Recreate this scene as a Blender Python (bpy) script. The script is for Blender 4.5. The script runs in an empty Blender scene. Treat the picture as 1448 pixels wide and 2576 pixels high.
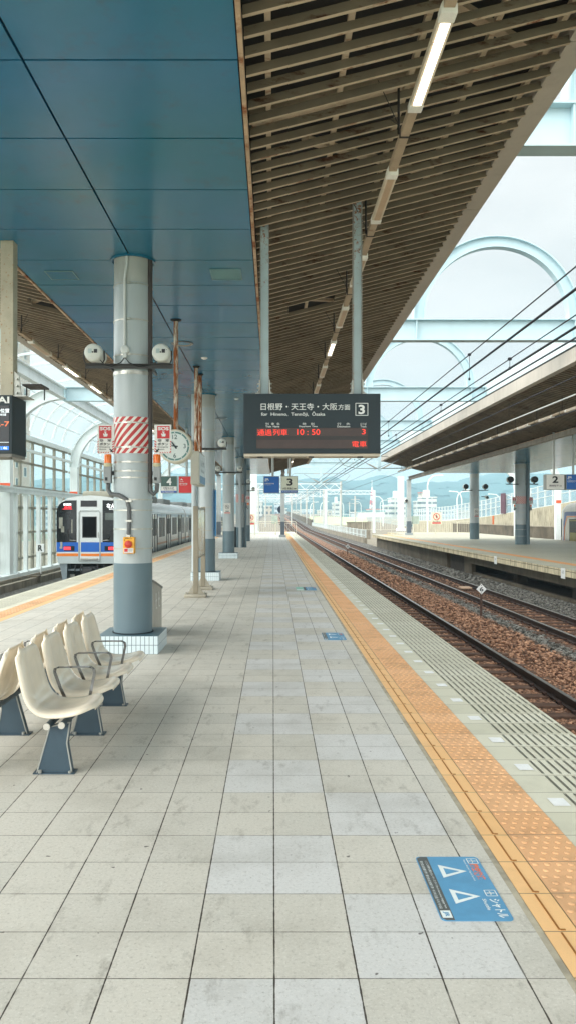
EXPO = 0.50; SKY_BACK = 4.4; HAZE_COL = (.46,.70,.82,1); HAZE_DENS = 5.8e-4
import bpy, bmesh, math, random
import numpy as np
from mathutils import Vector, Matrix
R = math.radians
random.seed(7)
rng = np.random.default_rng(7)
SC = bpy.context.scene
COL = SC.collection
F_, U_, V_, H_ = 1880.0, 686.0, 1300.0, 1.65      # focal length and principal point the survey of the photo was made with

def at(px, py, Y):
    """survey helper: photo pixel (1448 px wide grid) at distance Y -> metres"""
    return ((px - U_) * Y / F_, Y, H_ - (py - V_) * Y / F_)
def lin(c):
    return tuple(((v / 255) / 12.92 if v / 255 <= 0.04045 else ((v / 255 + 0.055) / 1.055) ** 2.4) for v in c)

# ------------------------------------------------------------------ materials
class NT:
    def __init__(s, m):
        m.use_nodes = True
        s.nt = m.node_tree; s.n = s.nt.nodes; s.l = s.nt.links
        s.n.clear()
        s.out = s.n.new('ShaderNodeOutputMaterial')
    def node(s, t, **kw):
        x = s.n.new(t)
        for k, v in kw.items(): setattr(x, k, v)
        return x
    def set(s, sock, v):
        if isinstance(v, bpy.types.NodeSocket): s.l.new(v, sock)
        elif v is not None: sock.default_value = v
    def m(s, op, a, b=None, c=None, clamp=False):
        x = s.n.new('ShaderNodeMath'); x.operation = op; x.use_clamp = clamp
        s.set(x.inputs[0], a)
        if b is not None: s.set(x.inputs[1], b)
        if c is not None: s.set(x.inputs[2], c)
        return x.outputs[0]
    def mix(s, f, a, b, blend='MIX'):
        x = s.n.new('ShaderNodeMix'); x.data_type = 'RGBA'; x.blend_type = blend
        s.set(x.inputs[0], f)
        for i, v in ((6, a), (7, b)):
            if isinstance(v, tuple) and len(v) == 3: v = v + (1,)
            s.set(x.inputs[i], v)
        return x.outputs[2]
    def pos(s):
        if not hasattr(s, '_p'): s._p = s.n.new('ShaderNodeNewGeometry').outputs['Position']
        return s._p
    def xyz(s):
        x = s.n.new('ShaderNodeSeparateXYZ'); s.l.new(s.pos(), x.inputs[0]); return x.outputs
    def scaled(s, v):
        x = s.n.new('ShaderNodeMapping'); x.inputs['Scale'].default_value = v
        s.l.new(s.pos(), x.inputs[0]); return x.outputs[0]
    def noise(s, scale, detail=3, rough=.55, vec=None, out='Fac'):
        x = s.n.new('ShaderNodeTexNoise'); x.inputs['Scale'].default_value = scale
        x.inputs['Detail'].default_value = detail; x.inputs['Roughness'].default_value = rough
        s.l.new(vec or s.pos(), x.inputs['Vector']); return x.outputs[out]
    def ramp(s, v, a, b):
        x = s.n.new('ShaderNodeMapRange'); x.clamp = True
        s.set(x.inputs[0], v); s.set(x.inputs[1], a); s.set(x.inputs[2], b); return x.outputs[0]
    def bump(s, h, strength=.3, dist=.01, normal=None):
        x = s.n.new('ShaderNodeBump'); x.inputs['Strength'].default_value = strength
        x.inputs['Distance'].default_value = dist; s.l.new(h, x.inputs['Height'])
        if normal: s.l.new(normal, x.inputs['Normal'])
        return x.outputs[0]
    def bsdf(s, **kw):
        b = s.n.new('ShaderNodeBsdfPrincipled')
        for k, v in kw.items():
            if isinstance(v, tuple) and len(v) == 3 and 'Color' in k: v = v + (1,)
            s.set(b.inputs[k], v)
        s.l.new(b.outputs[0], s.out.inputs[0]); return b

MATS = {}
def M(name, col, rough=.5, metal=0., var=.12, vs=4., bump=0., bs=60., rust=0., rcol=(92, 48, 24), rs=5., stretch=None, zr=None, spec=.5, coat=0., dirt=0.):
    """painted / bare surface: base colour with slow variation, optional rust patches, optional streaky dirt"""
    if name in MATS: return MATS[name]
    m = bpy.data.materials.new(name); MATS[name] = m
    t = NT(m); c = lin(col)
    n = t.noise(vs, 4)
    lo = tuple(v * (1 - var) for v in c); hi = tuple(min(1, v * (1 + var)) for v in c)
    colr = t.mix(t.ramp(n, .3, .7), lo, hi)
    rg = rough
    if dirt:
        d = t.noise(1.0, 5, .65, vec=t.scaled((7, 7, .8)))
        d2 = t.m('MULTIPLY', t.ramp(d, .48, .75), dirt)
        colr = t.mix(d2, colr, tuple(v * .35 for v in lin((120, 100, 78))))
    if rust:
        vec = t.scaled(stretch) if stretch else None
        r1 = t.noise(rs, 8, .68, vec=vec)
        if zr:
            zz = t.ramp(t.xyz()[2], zr[0], zr[1])
            r1 = t.m('ADD', r1, t.m('MULTIPLY', t.m('SUBTRACT', zz, .5), .32))
        k = t.ramp(r1, .74 - .42 * rust, .84 - .36 * rust)
        rc = t.mix(t.noise(22, 3), lin(rcol), tuple(min(1, v * 2.4) for v in lin(rcol)))
        colr = t.mix(k, colr, rc)
        rg = t.m('ADD', t.m('MULTIPLY', k, .4), rough, clamp=True)
    b = t.bsdf(**{'Base Color': colr, 'Roughness': rg, 'Metallic': metal, 'Specular IOR Level': spec, 'Coat Weight': coat})
    if bump:
        t.l.new(t.bump(t.noise(bs, 4), bump, .004), b.inputs['Normal'])
    return m
def EM(name, col, strength):
    if name in MATS: return MATS[name]
    m = bpy.data.materials.new(name); MATS[name] = m
    t = NT(m); t.bsdf(**{'Base Color': lin(col), 'Emission Color': lin(col), 'Emission Strength': strength, 'Roughness': .4})
    return m

# ------------------------------------------------------------------ mesh builder
def wloc(o):
    v = Vector((0, 0, 0))
    while o is not None: v += o.location; o = o.parent
    return v
class MB:
    def __init__(s): s.v = []; s.f = []; s.mi = []; s.sm = []
    def add(s, vs, fs, mi=0, smooth=False):
        o = len(s.v); s.v.extend([tuple(p) for p in vs])
        for f in fs: s.f.append(tuple(i + o for i in f)); s.mi.append(mi); s.sm.append(smooth)
        return s
    def box(s, x0, x1, y0, y1, z0, z1, mi=0):
        return s.add([(x0,y0,z0),(x1,y0,z0),(x1,y1,z0),(x0,y1,z0),(x0,y0,z1),(x1,y0,z1),(x1,y1,z1),(x0,y1,z1)],
              [(0,3,2,1),(4,5,6,7),(0,1,5,4),(1,2,6,5),(2,3,7,6),(3,0,4,7)], mi)
    def cbox(s, c, d, mi=0):
        return s.box(c[0]-d[0]/2, c[0]+d[0]/2, c[1]-d[1]/2, c[1]+d[1]/2, c[2]-d[2]/2, c[2]+d[2]/2, mi)
    def bbox(s, x0, x1, y0, y1, z0, z1, b=.01, mi=0):
        """box with chamfered edges"""
        bm = bmesh.new()
        bmesh.ops.create_cube(bm, size=1)
        for v in bm.verts: v.co = Vector(((x0+x1)/2+v.co.x*(x1-x0), (y0+y1)/2+v.co.y*(y1-y0), (z0+z1)/2+v.co.z*(z1-z0)))
        bmesh.ops.bevel(bm, geom=bm.edges[:], offset=b, segments=2, affect='EDGES', profile=.6)
        bm.verts.index_update()
        s.add([v.co[:] for v in bm.verts], [[v.index for v in f.verts] for f in bm.faces], mi, False)
        bm.free(); return s
    def tube(s, path, r, n=10, mi=0, cap=True, smooth=True, r2=None):
        path = [Vector(p) for p in path]; k = len(path); vs = []; fs = []
        up = None
        for i, p in enumerate(path):
            d = (path[min(i+1,k-1)] - path[max(i-1,0)]).normalized()
            if up is None:
                a = Vector((0,0,1)) if abs(d.z) < .9 else Vector((1,0,0))
                u = d.cross(a).normalized()
            else:
                u = (up - d * up.dot(d)).normalized()
            up = u; w = d.cross(u)
            rr = r if r2 is None else r + (r2 - r) * i / (k - 1)
            for j in range(n):
                a = 2*math.pi*j/n
                vs.append(p + u*math.cos(a)*rr + w*math.sin(a)*rr)
        for i in range(k-1):
            for j in range(n):
                fs.append((i*n+j, i*n+(j+1)%n, (i+1)*n+(j+1)%n, (i+1)*n+j))
        s.add(vs, fs, mi, smooth)
        if cap:
            o = len(s.v) - len(vs)
            s.f.append(tuple(o+j for j in reversed(range(n)))); s.mi.append(mi); s.sm.append(False)
            s.f.append(tuple(o+(k-1)*n+j for j in range(n))); s.mi.append(mi); s.sm.append(False)
        return s
    def cyl(s, p0, p1, r, n=24, mi=0, r2=None, cap=True): return s.tube([p0, p1], r, n, mi, cap, True, r2)
    def prism(s, poly, d0, d1, axis='y', mi=0, smooth=False):
        """polygon in the plane across axis, extruded d0..d1; y: (x,z)  x: (y,z)  z: (x,y)"""
        f = {'y': lambda a,b,d:(a,d,b), 'x': lambda a,b,d:(d,a,b), 'z': lambda a,b,d:(a,b,d)}[axis]
        n = len(poly)
        vs = [f(a,b,d0) for a,b in poly] + [f(a,b,d1) for a,b in poly]
        s.add(vs, [tuple(range(n)), tuple(reversed(range(n,2*n)))], mi)
        o = len(s.v) - 2*n
        for i in range(n):
            s.f.append((o+i, o+n+i, o+n+(i+1)%n, o+(i+1)%n)); s.mi.append(mi); s.sm.append(smooth)
        return s
    def bar(s, p0, p1, w, h, mi=0):
        p0 = Vector(p0); p1 = Vector(p1); d = (p1-p0).normalized()
        a = Vector((0,0,1)) if abs(d.z) < .9 else Vector((0,1,0))
        u = d.cross(a).normalized(); v = u.cross(d)
        vs = []
        for p in (p0, p1):
            for a_, b_ in ((-1,-1),(1,-1),(1,1),(-1,1)): vs.append(p + u*a_*w/2 + v*b_*h/2)
        return s.add(vs, [(0,1,2,3),(7,6,5,4),(0,4,5,1),(1,5,6,2),(2,6,7,3),(3,7,4,0)], mi)
    def arc(s, cx, cz, ri, ro, a0, a1, y0, y1, n=24, mi=0):
        """flat-sided arch in the x-z plane"""
        vs = []; fs = []
        for i in range(n+1):
            a = a0 + (a1-a0)*i/n; c, q = math.cos(a), math.sin(a)
            for y in (y0, y1):
                vs.append((cx+ri*c, y, cz+ri*q)); vs.append((cx+ro*c, y, cz+ro*q))
        for i in range(n):
            o = i*4; p = o+4
            fs += [(o,o+1,p+1,p),(o+2,p+2,p+3,o+3),(o,p,p+2,o+2),(o+1,o+3,p+3,p+1)]
        fs += [(0,2,3,1),(n*4,n*4+1,n*4+3,n*4+2)]
        return s.add(vs, fs, mi)
    def ring(s, c, r, t, axis='z', n=32, h=.02, mi=0):
        """band of radius r, thickness t, height h around axis through c"""
        prof = [(r, -h/2), (r+t, -h/2), (r+t, h/2), (r, h/2)]
        vs = []; fs = []
        for i in range(n):
            a = 2*math.pi*i/n
            for q, z in prof:
                e = (q*math.cos(a), q*math.sin(a), z)
                if axis == 'y': e = (e[0], e[2], e[1])
                if axis == 'x': e = (e[2], e[0], e[1])
                vs.append((c[0]+e[0], c[1]+e[1], c[2]+e[2]))
        for i in range(n):
            for j in range(4):
                a = i*4+j; b = i*4+(j+1)%4; q = ((i+1)%n)*4
                fs.append((a, q+j, q+(j+1)%4, b))
        return s.add(vs, fs, mi, True)
    def lathe(s, prof, c, axis='z', n=28, mi=0, close=True):
        vs = []; fs = []; k = len(prof)
        for i in range(n):
            a = 2*math.pi*i/n
            for q, z in prof:
                e = (q*math.cos(a), q*math.sin(a), z)
                if axis == 'y': e = (e[0], e[2], e[1])
                vs.append((c[0]+e[0], c[1]+e[1], c[2]+e[2]))
        for i in range(n):
            for j in range(k-1):
                fs.append((i*k+j, ((i+1)%n)*k+j, ((i+1)%n)*k+j+1, i*k+j+1))
        return s.add(vs, fs, mi, True)
    def build(s, name, mats, parent=None, angle=35, fix=True):
        me = bpy.data.meshes.new(name)
        off = wloc(parent) if parent is not None else Vector((0,0,0))
        vs = np.array(s.v, dtype=np.float64).reshape(-1,3) - np.array(off)
        me.from_pydata(vs.tolist(), [], s.f)
        if not isinstance(mats, (list, tuple)): mats = [mats]
        for m in mats: me.materials.append(m)
        me.polygons.foreach_set('material_index', s.mi)
        me.polygons.foreach_set('use_smooth', s.sm)
        if fix and len(s.f) < 60000:
            bm = bmesh.new(); bm.from_mesh(me); bmesh.ops.recalc_face_normals(bm, faces=bm.faces[:]); bm.to_mesh(me); bm.free()
        me.update()
        if any(s.sm): me.set_sharp_from_angle(angle=R(angle))
        o = bpy.data.objects.new(name, me); COL.objects.link(o)
        if parent is not None: o.parent = parent
        return o

def tag(o, label=None, cat=None, group=None, kind=None):
    if label: o['label'] = label
    if cat: o['category'] = cat
    if group: o['group'] = group
    if kind: o['kind'] = kind
    return o
def thing(name, loc, label, cat, group=None):
    o = bpy.data.objects.new(name, None); COL.objects.link(o); o.location = loc; o.empty_display_size = .1
    return tag(o, label, cat, group)
def struct(mb, name, mats, label=None):
    o = mb.build(name, mats); return tag(o, label, None, None, 'structure')
def copy_tree(o, loc=None, label=None, group=None, parent=None, rotz=None):
    c = o.copy(); COL.objects.link(c)
    if parent is not None: c.parent = parent
    for ch in list(o.children): copy_tree(ch, parent=c)
    if loc is not None: c.location = loc
    if rotz is not None: c.rotation_euler = (0,0,rotz)
    if label: c['label'] = label
    if group: c['group'] = group
    return c
ORD = 'first second third fourth fifth sixth seventh eighth ninth tenth eleventh twelfth thirteenth fourteenth fifteenth sixteenth seventeenth eighteenth nineteenth twentieth'.split()

_txt = {}
def text_mesh(s, bold=0.):
    k = (s, bold)
    if k not in _txt:
        c = bpy.data.curves.new('lettering', 'FONT'); c.body = s; c.size = 1; c.offset = bold; c.resolution_u = 3
        o = bpy.data.objects.new('lettering', c); COL.objects.link(o)
        dg = bpy.context.evaluated_depsgraph_get(); dg.update()
        me = bpy.data.meshes.new_from_object(o.evaluated_get(dg))
        v = np.array([q.co[:2] for q in me.vertices]); f = [tuple(p.vertices) for p in me.polygons]
        bpy.data.objects.remove(o); bpy.data.curves.remove(c); bpy.data.meshes.remove(me)
        _txt[k] = (v, f)
    return _txt[k]
def text_into(mb, s, x0, x1, y0, y1, place, bold=0., mi=0, keep=False):
    """fit the string into the rectangle x0..x1, y0..y1 and lay it with place(x, y)"""
    v, f = text_mesh(s, bold)
    mn = v.min(0); mx = v.max(0); sx = (x1-x0)/(mx[0]-mn[0]); sy = (y1-y0)/(mx[1]-mn[1])
    if keep: sx = sy = min(sx, sy)
    cx, cy = (x0+x1)/2, (y0+y1)/2; c = (mn+mx)/2
    mb.add([place(cx+(a-c[0])*sx, cy+(b-c[1])*sy) for a, b in v], f, mi)
    return mb
# ------------------------------------------------------------------ camera, sky, sun
cam = bpy.data.cameras.new('camera'); co = bpy.data.objects.new('camera', cam); COL.objects.link(co)
co.location = (0, 0, H_); co.rotation_euler = (R(90), 0, 0)
cam.sensor_fit = 'VERTICAL'; cam.sensor_height = 36; cam.lens = 36 * F_ / 2576
cam.shift_x = (724 - U_) / 2576; cam.shift_y = (V_ - 1288) / 2576
cam.clip_end = 20000; cam.clip_start = .05
SC.camera = co
SC.view_settings.view_transform = 'Standard'; SC.view_settings.look = 'None'
SC.view_settings.exposure = EXPO; SC.view_settings.gamma = 1
SC.cycles.use_denoising = True
SC.cycles.max_bounces = 10; SC.cycles.diffuse_bounces = 6; SC.cycles.glossy_bounces = 4
SC.cycles.transparent_max_bounces = 24; SC.cycles.volume_bounces = 1
SC.cycles.sample_clamp_indirect = 8

SUN_EL, SUN_AZ = R(36), R(-118)          # azimuth from +Y towards +X: behind the camera, to the left
sdir = Vector((math.sin(SUN_AZ)*math.cos(SUN_EL), math.cos(SUN_AZ)*math.cos(SUN_EL), math.sin(SUN_EL)))
sl = bpy.data.lights.new('sun', 'SUN'); sl.energy = 1.25; sl.angle = R(40); sl.color = (1, .94, .86)
so = bpy.data.objects.new('sun', sl); COL.objects.link(so); so.rotation_euler = sdir.to_track_quat('Z', 'Y').to_euler()
so.location = (-30, -20, 40)

w = bpy.data.worlds.new('World'); SC.world = w; w.use_nodes = True
wn = w.node_tree; wn.nodes.clear()
wo = wn.nodes.new('ShaderNodeOutputWorld')
sky = wn.nodes.new('ShaderNodeTexSky'); sky.sky_type = 'NISHITA'; sky.sun_disc = False
sky.sun_elevation = SUN_EL; sky.sun_rotation = SUN_AZ
bg1 = wn.nodes.new('ShaderNodeBackground'); bg1.inputs[1].default_value = .10
wn.links.new(sky.outputs[0], bg1.inputs[0])
tc = wn.nodes.new('ShaderNodeTexCoord')
mp = wn.nodes.new('ShaderNodeMapping'); mp.inputs['Scale'].default_value = (1, 1, 2.6); wn.links.new(tc.outputs['Generated'], mp.inputs[0])
ns = wn.nodes.new('ShaderNodeTexNoise'); ns.inputs['Scale'].default_value = 2.6; ns.inputs['Detail'].default_value = 6; ns.inputs['Roughness'].default_value = .55
wn.links.new(mp.outputs[0], ns.inputs['Vector'])
cr = wn.nodes.new('ShaderNodeMapRange'); cr.inputs[1].default_value = .35; cr.inputs[2].default_value = .65; cr.inputs[3].default_value = 0; cr.inputs[4].default_value = 1
wn.links.new(ns.outputs['Fac'], cr.inputs[0])
cm = wn.nodes.new('ShaderNodeMix'); cm.data_type = 'RGBA'
cm.inputs[6].default_value = (.555, .58, .578, 1); cm.inputs[7].default_value = (.72, .725, .71, 1)
wn.links.new(cr.outputs[0], cm.inputs[0])
# the cloud layer is brighter round the veiled sun, behind the camera
dt = wn.nodes.new('ShaderNodeVectorMath'); dt.operation = 'DOT_PRODUCT'; dt.inputs[1].default_value = sdir
wn.links.new(tc.outputs['Generated'], dt.inputs[0])
mr = wn.nodes.new('ShaderNodeMapRange'); mr.interpolation_type = 'SMOOTHSTEP'
for i, v in zip((1, 2, 3, 4), (-.35, .9, 1.0, SKY_BACK)): mr.inputs[i].default_value = v
wn.links.new(dt.outputs['Value'], mr.inputs[0])
bg2 = wn.nodes.new('ShaderNodeBackground'); wn.links.new(cm.outputs[2], bg2.inputs[0]); wn.links.new(mr.outputs[0], bg2.inputs[1])
ms = wn.nodes.new('ShaderNodeMixShader'); ms.inputs[0].default_value = .93
wn.links.new(bg1.outputs[0], ms.inputs[1]); wn.links.new(bg2.outputs[0], ms.inputs[2]); wn.links.new(ms.outputs[0], wo.inputs[0])

# ------------------------------------------------------------------ platform paving
def tile_material():
    m = bpy.data.materials.new('paving_tiles'); t = NT(m)
    x, y, z = t.xyz()
    def line(v, off, w_):
        g = t.m('FRACT', t.m('DIVIDE', t.m('SUBTRACT', v, off), .3))
        d = t.m('MULTIPLY', t.m('MINIMUM', g, t.m('SUBTRACT', 1., g)), .3)
        jit = t.m('MULTIPLY', t.ramp(t.noise(16, 4, .7), .35, .8), w_ * .8)
        return t.m('LESS_THAN', d, t.m('ADD', jit, w_ * .55))
    gl = t.m('MAXIMUM', line(x, .005, .0036), line(y, .27, .0022))
    ix = t.m('FLOOR', t.m('DIVIDE', t.m('SUBTRACT', x, .005), .3)); iy = t.m('FLOOR', t.m('DIVIDE', t.m('SUBTRACT', y, .27), .3))
    cb = t.node('ShaderNodeCombineXYZ'); t.l.new(ix, cb.inputs[0]); t.l.new(iy, cb.inputs[1])
    wn_ = t.node('ShaderNodeTexWhiteNoise'); wn_.noise_dimensions = '2D'; t.l.new(cb.outputs[0], wn_.inputs['Vector'])
    rnd = wn_.outputs['Value']
    bx = t.m('FLOOR', t.m('DIVIDE', t.m('ADD', x, .295), .6)); by = t.m('FLOOR', t.m('DIVIDE', t.m('SUBTRACT', y, 3.27), .6))
    par = t.m('ABSOLUTE', t.m('MODULO', t.m('ADD', bx, by), 2.))
    inb = t.m('MULTIPLY', t.m('GREATER_THAN', x, -.295), t.m('LESS_THAN', x, .905))
    light = t.m('MULTIPLY', t.m('LESS_THAN', par, .5), inb)
    warm = t.mix(rnd, lin((196, 193, 182)), lin((205, 201, 189)))
    cool = t.mix(rnd, lin((202, 202, 198)), lin((208, 208, 205)))
    c = t.mix(light, warm, cool)
    # speckled granite-like body
    sp = t.noise(58, 5, .85)
    c = t.mix(t.m('MULTIPLY', t.ramp(sp, .53, .68), .5), c, lin((112, 106, 94)))
    sp2 = t.noise(75, 3, .75, vec=t.scaled((1, 1.3, 1)))
    c = t.mix(t.m('MULTIPLY', t.ramp(sp2, .53, .68), .36), c, lin((236, 234, 226)))
    # foot dirt and scuffs
    d = t.noise(1.3, 6, .66)
    c = t.mix(t.m('MULTIPLY', t.ramp(d, .48, .76), .34), c, lin((116, 110, 92)))
    d2 = t.noise(7, 6, .75, vec=t.scaled((1, .45, 1)))
    c = t.mix(t.m('MULTIPLY', t.ramp(d2, .56, .74), .5), c, lin((96, 90, 76)))
    d3 = t.noise(18, 2, .5)
    c = t.mix(t.m('MULTIPLY', t.ramp(d3, .735, .76), .8), c, lin((60, 56, 50)))
    c = t.mix(t.m('MULTIPLY', gl, t.ramp(t.noise(3, 4, .7), .15, .45)), c, lin((64, 57, 48)))
    b = t.bsdf(**{'Base Color': c, 'Roughness': t.m('ADD', .42, t.m('MULTIPLY', d2, .25)), 'Specular IOR Level': .4})
    h = t.m('SUBTRACT', t.m('MULTIPLY', sp, .25), gl)
    t.l.new(t.bump(h, .35, .003), b.inputs['Normal'])
    return m
TILE = tile_material()
def slab_material(name, c0, c1, joint=.3, off=.27, w_=.003, dirt=.3):
    m = bpy.data.materials.new(name); t = NT(m); x, y, z = t.xyz()
    g = t.m('FRACT', t.m('DIVIDE', t.m('SUBTRACT', y, off), joint))
    d = t.m('MULTIPLY', t.m('MINIMUM', g, t.m('SUBTRACT', 1., g)), joint)
    gl = t.m('LESS_THAN', d, w_)
    iy = t.m('FLOOR', t.m('DIVIDE', t.m('SUBTRACT', y, off), joint))
    wn_ = t.node('ShaderNodeTexWhiteNoise'); wn_.noise_dimensions = '1D'; t.l.new(iy, wn_.inputs['W'])
    c = t.mix(wn_.outputs['Value'], lin(c0), lin(c1))
    dd = t.noise(3.2, 6, .68)
    c = t.mix(t.m('MULTIPLY', t.ramp(dd, .5, .75), dirt), c, tuple(v * .42 for v in lin(c0)))
    d2 = t.noise(1.1, 5, .6)
    c = t.mix(t.m('MULTIPLY', t.ramp(d2, .55, .8), dirt), c, lin((126, 112, 86)))
    sp = t.noise(150, 2, .6)
    c = t.mix(t.m('MULTIPLY', t.ramp(sp, .6, .8), .18), c, lin((120, 110, 90)))
    c = t.mix(t.m('MULTIPLY', gl, .8), c, lin((92, 84, 68)))
    b = t.bsdf(**{'Base Color': c, 'Roughness': .55})
    t.l.new(t.bump(t.m('SUBTRACT', t.m('MULTIPLY', sp, .2), gl), .3, .003), b.inputs['Normal'])
    return m
YEL = slab_material('yellow_strip', (232, 184, 124), (238, 192, 134), dirt=.2)
TAC = slab_material('tactile_tile', (218, 166, 116), (228, 178, 130), dirt=.6)
EDGE = slab_material('edge_slab', (200, 198, 176), (214, 212, 192), dirt=.22)
DARKLINE = M('strip_black', (66, 66, 60), .7, var=.2, vs=40)
GROOVE = M('groove_brown', (150, 96, 34), .7)
WHITE = M('white_paint', (232, 234, 232), .5, var=.06, vs=20)
CONC = M('concrete', (138, 130, 114), .85, var=.25, vs=1.2, bump=.3, bs=40, dirt=.75)
CONCD = M('dark_concrete', (96, 88, 74), .9, var=.35, vs=1., bump=.3, bs=30, dirt=.8)

PY0, PY1 = -4.0, 82.0
XE, XW = 2.28, -5.45            # the two edges of the island platform
mb = MB()
mb.box(XW + .35, XE - .35, PY0, PY1, -1.2, -.20, 1)                       # body
mb.box(XW, XE, PY0, PY1, -.20, -.008, 1)                                   # projecting slab
mb.add([(-4.28, PY0, 0), (1.045, PY0, 0), (1.045, PY1, 0), (-4.28, PY1, 0)], [(0,1,2,3)], 0)
mb.add([(1.045, PY0, 0), (1.075, PY0, 0), (1.075, PY1, 0), (1.045, PY1, 0)], [(0,1,2,3)], 2)
struct(mb, 'platform', [TILE, CONC, M('cement_fill', (168, 160, 140), .8, var=.3, vs=9, bump=.4)], 'pale tiled platform floor with dark joints')
mb = MB()
for a, b_ in ((1.075, 1.212), (-4.42, -4.28)):
    mb.add([(a, PY0, .002), (b_, PY0, .002), (b_, PY1, .002), (a, PY1, .002)], [(0,1,2,3)], 0)
k = 2.97 - .3*22
while k < 70:                                                              # L-shaped groove of every strip tile
    mb.box(1.138, 1.1455, k+.012, k+.29, .002, .0045, 1); mb.box(1.1455, 1.166, k+.008, k+.016, .002, .0045, 1)
    k += .3
struct(mb, 'platform_strip', [YEL, GROOVE], 'smooth yellow strip with a brown groove beside the tactile tiles')
mb = MB()
bump_p = [(.0145, 0), (.0125, .0035), (.009, .005)]
def blister(mb, x, y, n):
    o = len(mb.v); vs = []; fs = []
    for r_, z_ in bump_p:
        for j in range(n): vs.append((x + r_*math.cos(6.2832*j/n), y + r_*math.sin(6.2832*j/n), .0035 + z_))
    for i in range(2):
        for j in range(n): fs.append((i*n+j, i*n+(j+1)%n, (i+1)*n+(j+1)%n, (i+1)*n+j))
    fs.append(tuple(2*n+j for j in range(n)))
    mb.add(vs, fs, 0, True)
for a, b_, y1 in ((1.215, 1.508, 62), (-4.72, -4.425, 34)):
    mb.add([(a, PY0, .0035), (b_, PY0, .0035), (b_, PY1, .0035), (a, PY1, .0035)], [(0,1,2,3)], 0)
    k = 2.97-.3*18 if a > 0 else 9.0
    while k < y1:
        n = 10 if k < 9 else 6
        for i in range(5):
            for j in range(5):
                yy = k + .03 + .06*j; xx = a + .032 + .0565*i + (.028 if j % 2 else 0) - .006
                if xx < b_ - .012: blister(mb, xx, yy, n)
        k += .3
struct(mb, 'tactile_paving', [TAC], 'orange yellow tactile paving with raised dots')
mb = MB()
for x0, x1, s in ((1.511, XE, 1), (XW, -4.723, -1)):
    mb.add([(x0, PY0, .001), (x1, PY0, .001), (x1, PY1, .001), (x0, PY1, .001)], [(0,1,2,3)], 0)
    k = 2.97-.3*18 if s > 0 else 8.97; i = 0
    while k < 72:
        for q in range(10):
            xx = (1.725 + .0565*q) if s > 0 else (-4.9 - .056*q)
            if s < 0 and q == 9: continue
            for e in (0, .0095):
                mb.add([(xx+e, k+.022, .004), (xx+e+.0052, k+.022, .004), (xx+e+.0052, k+.278, .004), (xx+e, k+.278, .004)], [(0,1,2,3)], 1)
        if i % 2 == 0 and s > 0:
            mb.add([(1.60, k+.085, .0045), (1.695, k+.085, .0045), (1.695, k+.205, .0045), (1.60, k+.205, .0045)], [(0,1,2,3)], 2)
        k += .3; i += 1
struct(mb, 'platform_edge', [EDGE, DARKLINE, WHITE], 'pale edge slabs with black anti slip dashes and white squares')

# ------------------------------------------------------------------ ground, track beds, ballast
def grade(Y): return max(0, Y - 150) * .0135
YS = [2, 20, 40, 70, 110, 150] + list(range(170, 521, 20))
def bed_material():
    m = bpy.data.materials.new('ballast_bed'); t = NT(m); x, y, z = t.xyz()
    v = t.node('ShaderNodeTexVoronoi'); v.inputs['Scale'].default_value = 17; t.l.new(t.pos(), v.inputs['Vector'])
    v2 = t.node('ShaderNodeTexVoronoi'); v2.feature = 'DISTANCE_TO_EDGE'; v2.inputs['Scale'].default_value = 17; t.l.new(t.pos(), v2.inputs['Vector'])
    sep = t.node('ShaderNodeSeparateColor'); t.l.new(v.outputs['Color'], sep.inputs[0])
    c = ballast_colour(t, x, sep.outputs[0])
    c = t.mix(t.ramp(v2.outputs['Distance'], .0, .12), tuple(q*.35 for q in lin((70, 52, 40))), c)
    b = t.bsdf(**{'Base Color': c, 'Roughness': .9})
    t.l.new(t.bump(t.ramp(v2.outputs['Distance'], 0, .35), .9, .03), b.inputs['Normal'])
    return m
def ballast_colour(t, x, rnd):
    br = t.mix(rnd, lin((96, 64, 47)), lin((200, 154, 122)))
    gr = t.mix(rnd, lin((70, 69, 64)), lin((150, 148, 140)))
    nz = t.m('MULTIPLY', t.m('SUBTRACT', t.noise(1.4, 3), .5), .5)
    xx = t.m('ADD', x, nz)
    a = t.m('MULTIPLY', t.ramp(xx, 5.62, 5.82), t.m('SUBTRACT', 1., t.ramp(xx, 6.22, 6.42)))
    g = t.m('MAXIMUM', a, t.ramp(xx, 7.8, 8.0))
    g = t.m('MAXIMUM', g, t.m('LESS_THAN', x, -5.))
    return t.mix(g, br, gr)
def stone_material():
    m = bpy.data.materials.new('ballast_stone'); t = NT(m); x, y, z = t.xyz()
    g = t.node('ShaderNodeNewGeometry')
    c = ballast_colour(t, x, g.outputs['Random Per Island'])
    c = t.mix(t.m('MULTIPLY', t.ramp(t.noise(30, 3), .5, .7), .3), c, lin((60, 48, 40)))
    t.bsdf(**{'Base Color': c, 'Roughness': .85})
    return m
def strip(mb, x0, x1, z, mi=0, ys=YS):
    o = []
    for Y in ys: o += [(x0, Y, z + grade(Y)), (x1, Y, z + grade(Y))]
    n = len(ys)
    return mb.add(o, [(2*i, 2*i+1, 2*i+3, 2*i+2) for i in range(n-1)], mi)
BED = bed_material()
mb = MB(); strip(mb, 1.9, 9.62, -1.135); strip(mb, -10.2, -5.05, -1.135)
struct(mb, 'track_bed', [BED], 'brown and grey ballast bed under the tracks')
mb = MB(); strip(mb, -30, 34, -1.35); struct(mb, 'viaduct_deck', [CONC], 'concrete viaduct deck')
mb = MB(); mb.add([(-4000, -200, -8), (4000, -200, -8), (4000, 4200, -8), (-4000, 4200, -8)], [(0,1,2,3)])
struct(mb, 'ground', [M('ground', (128, 136, 112), .9, var=.35, vs=.012)], 'flat town ground below the viaduct')

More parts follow.
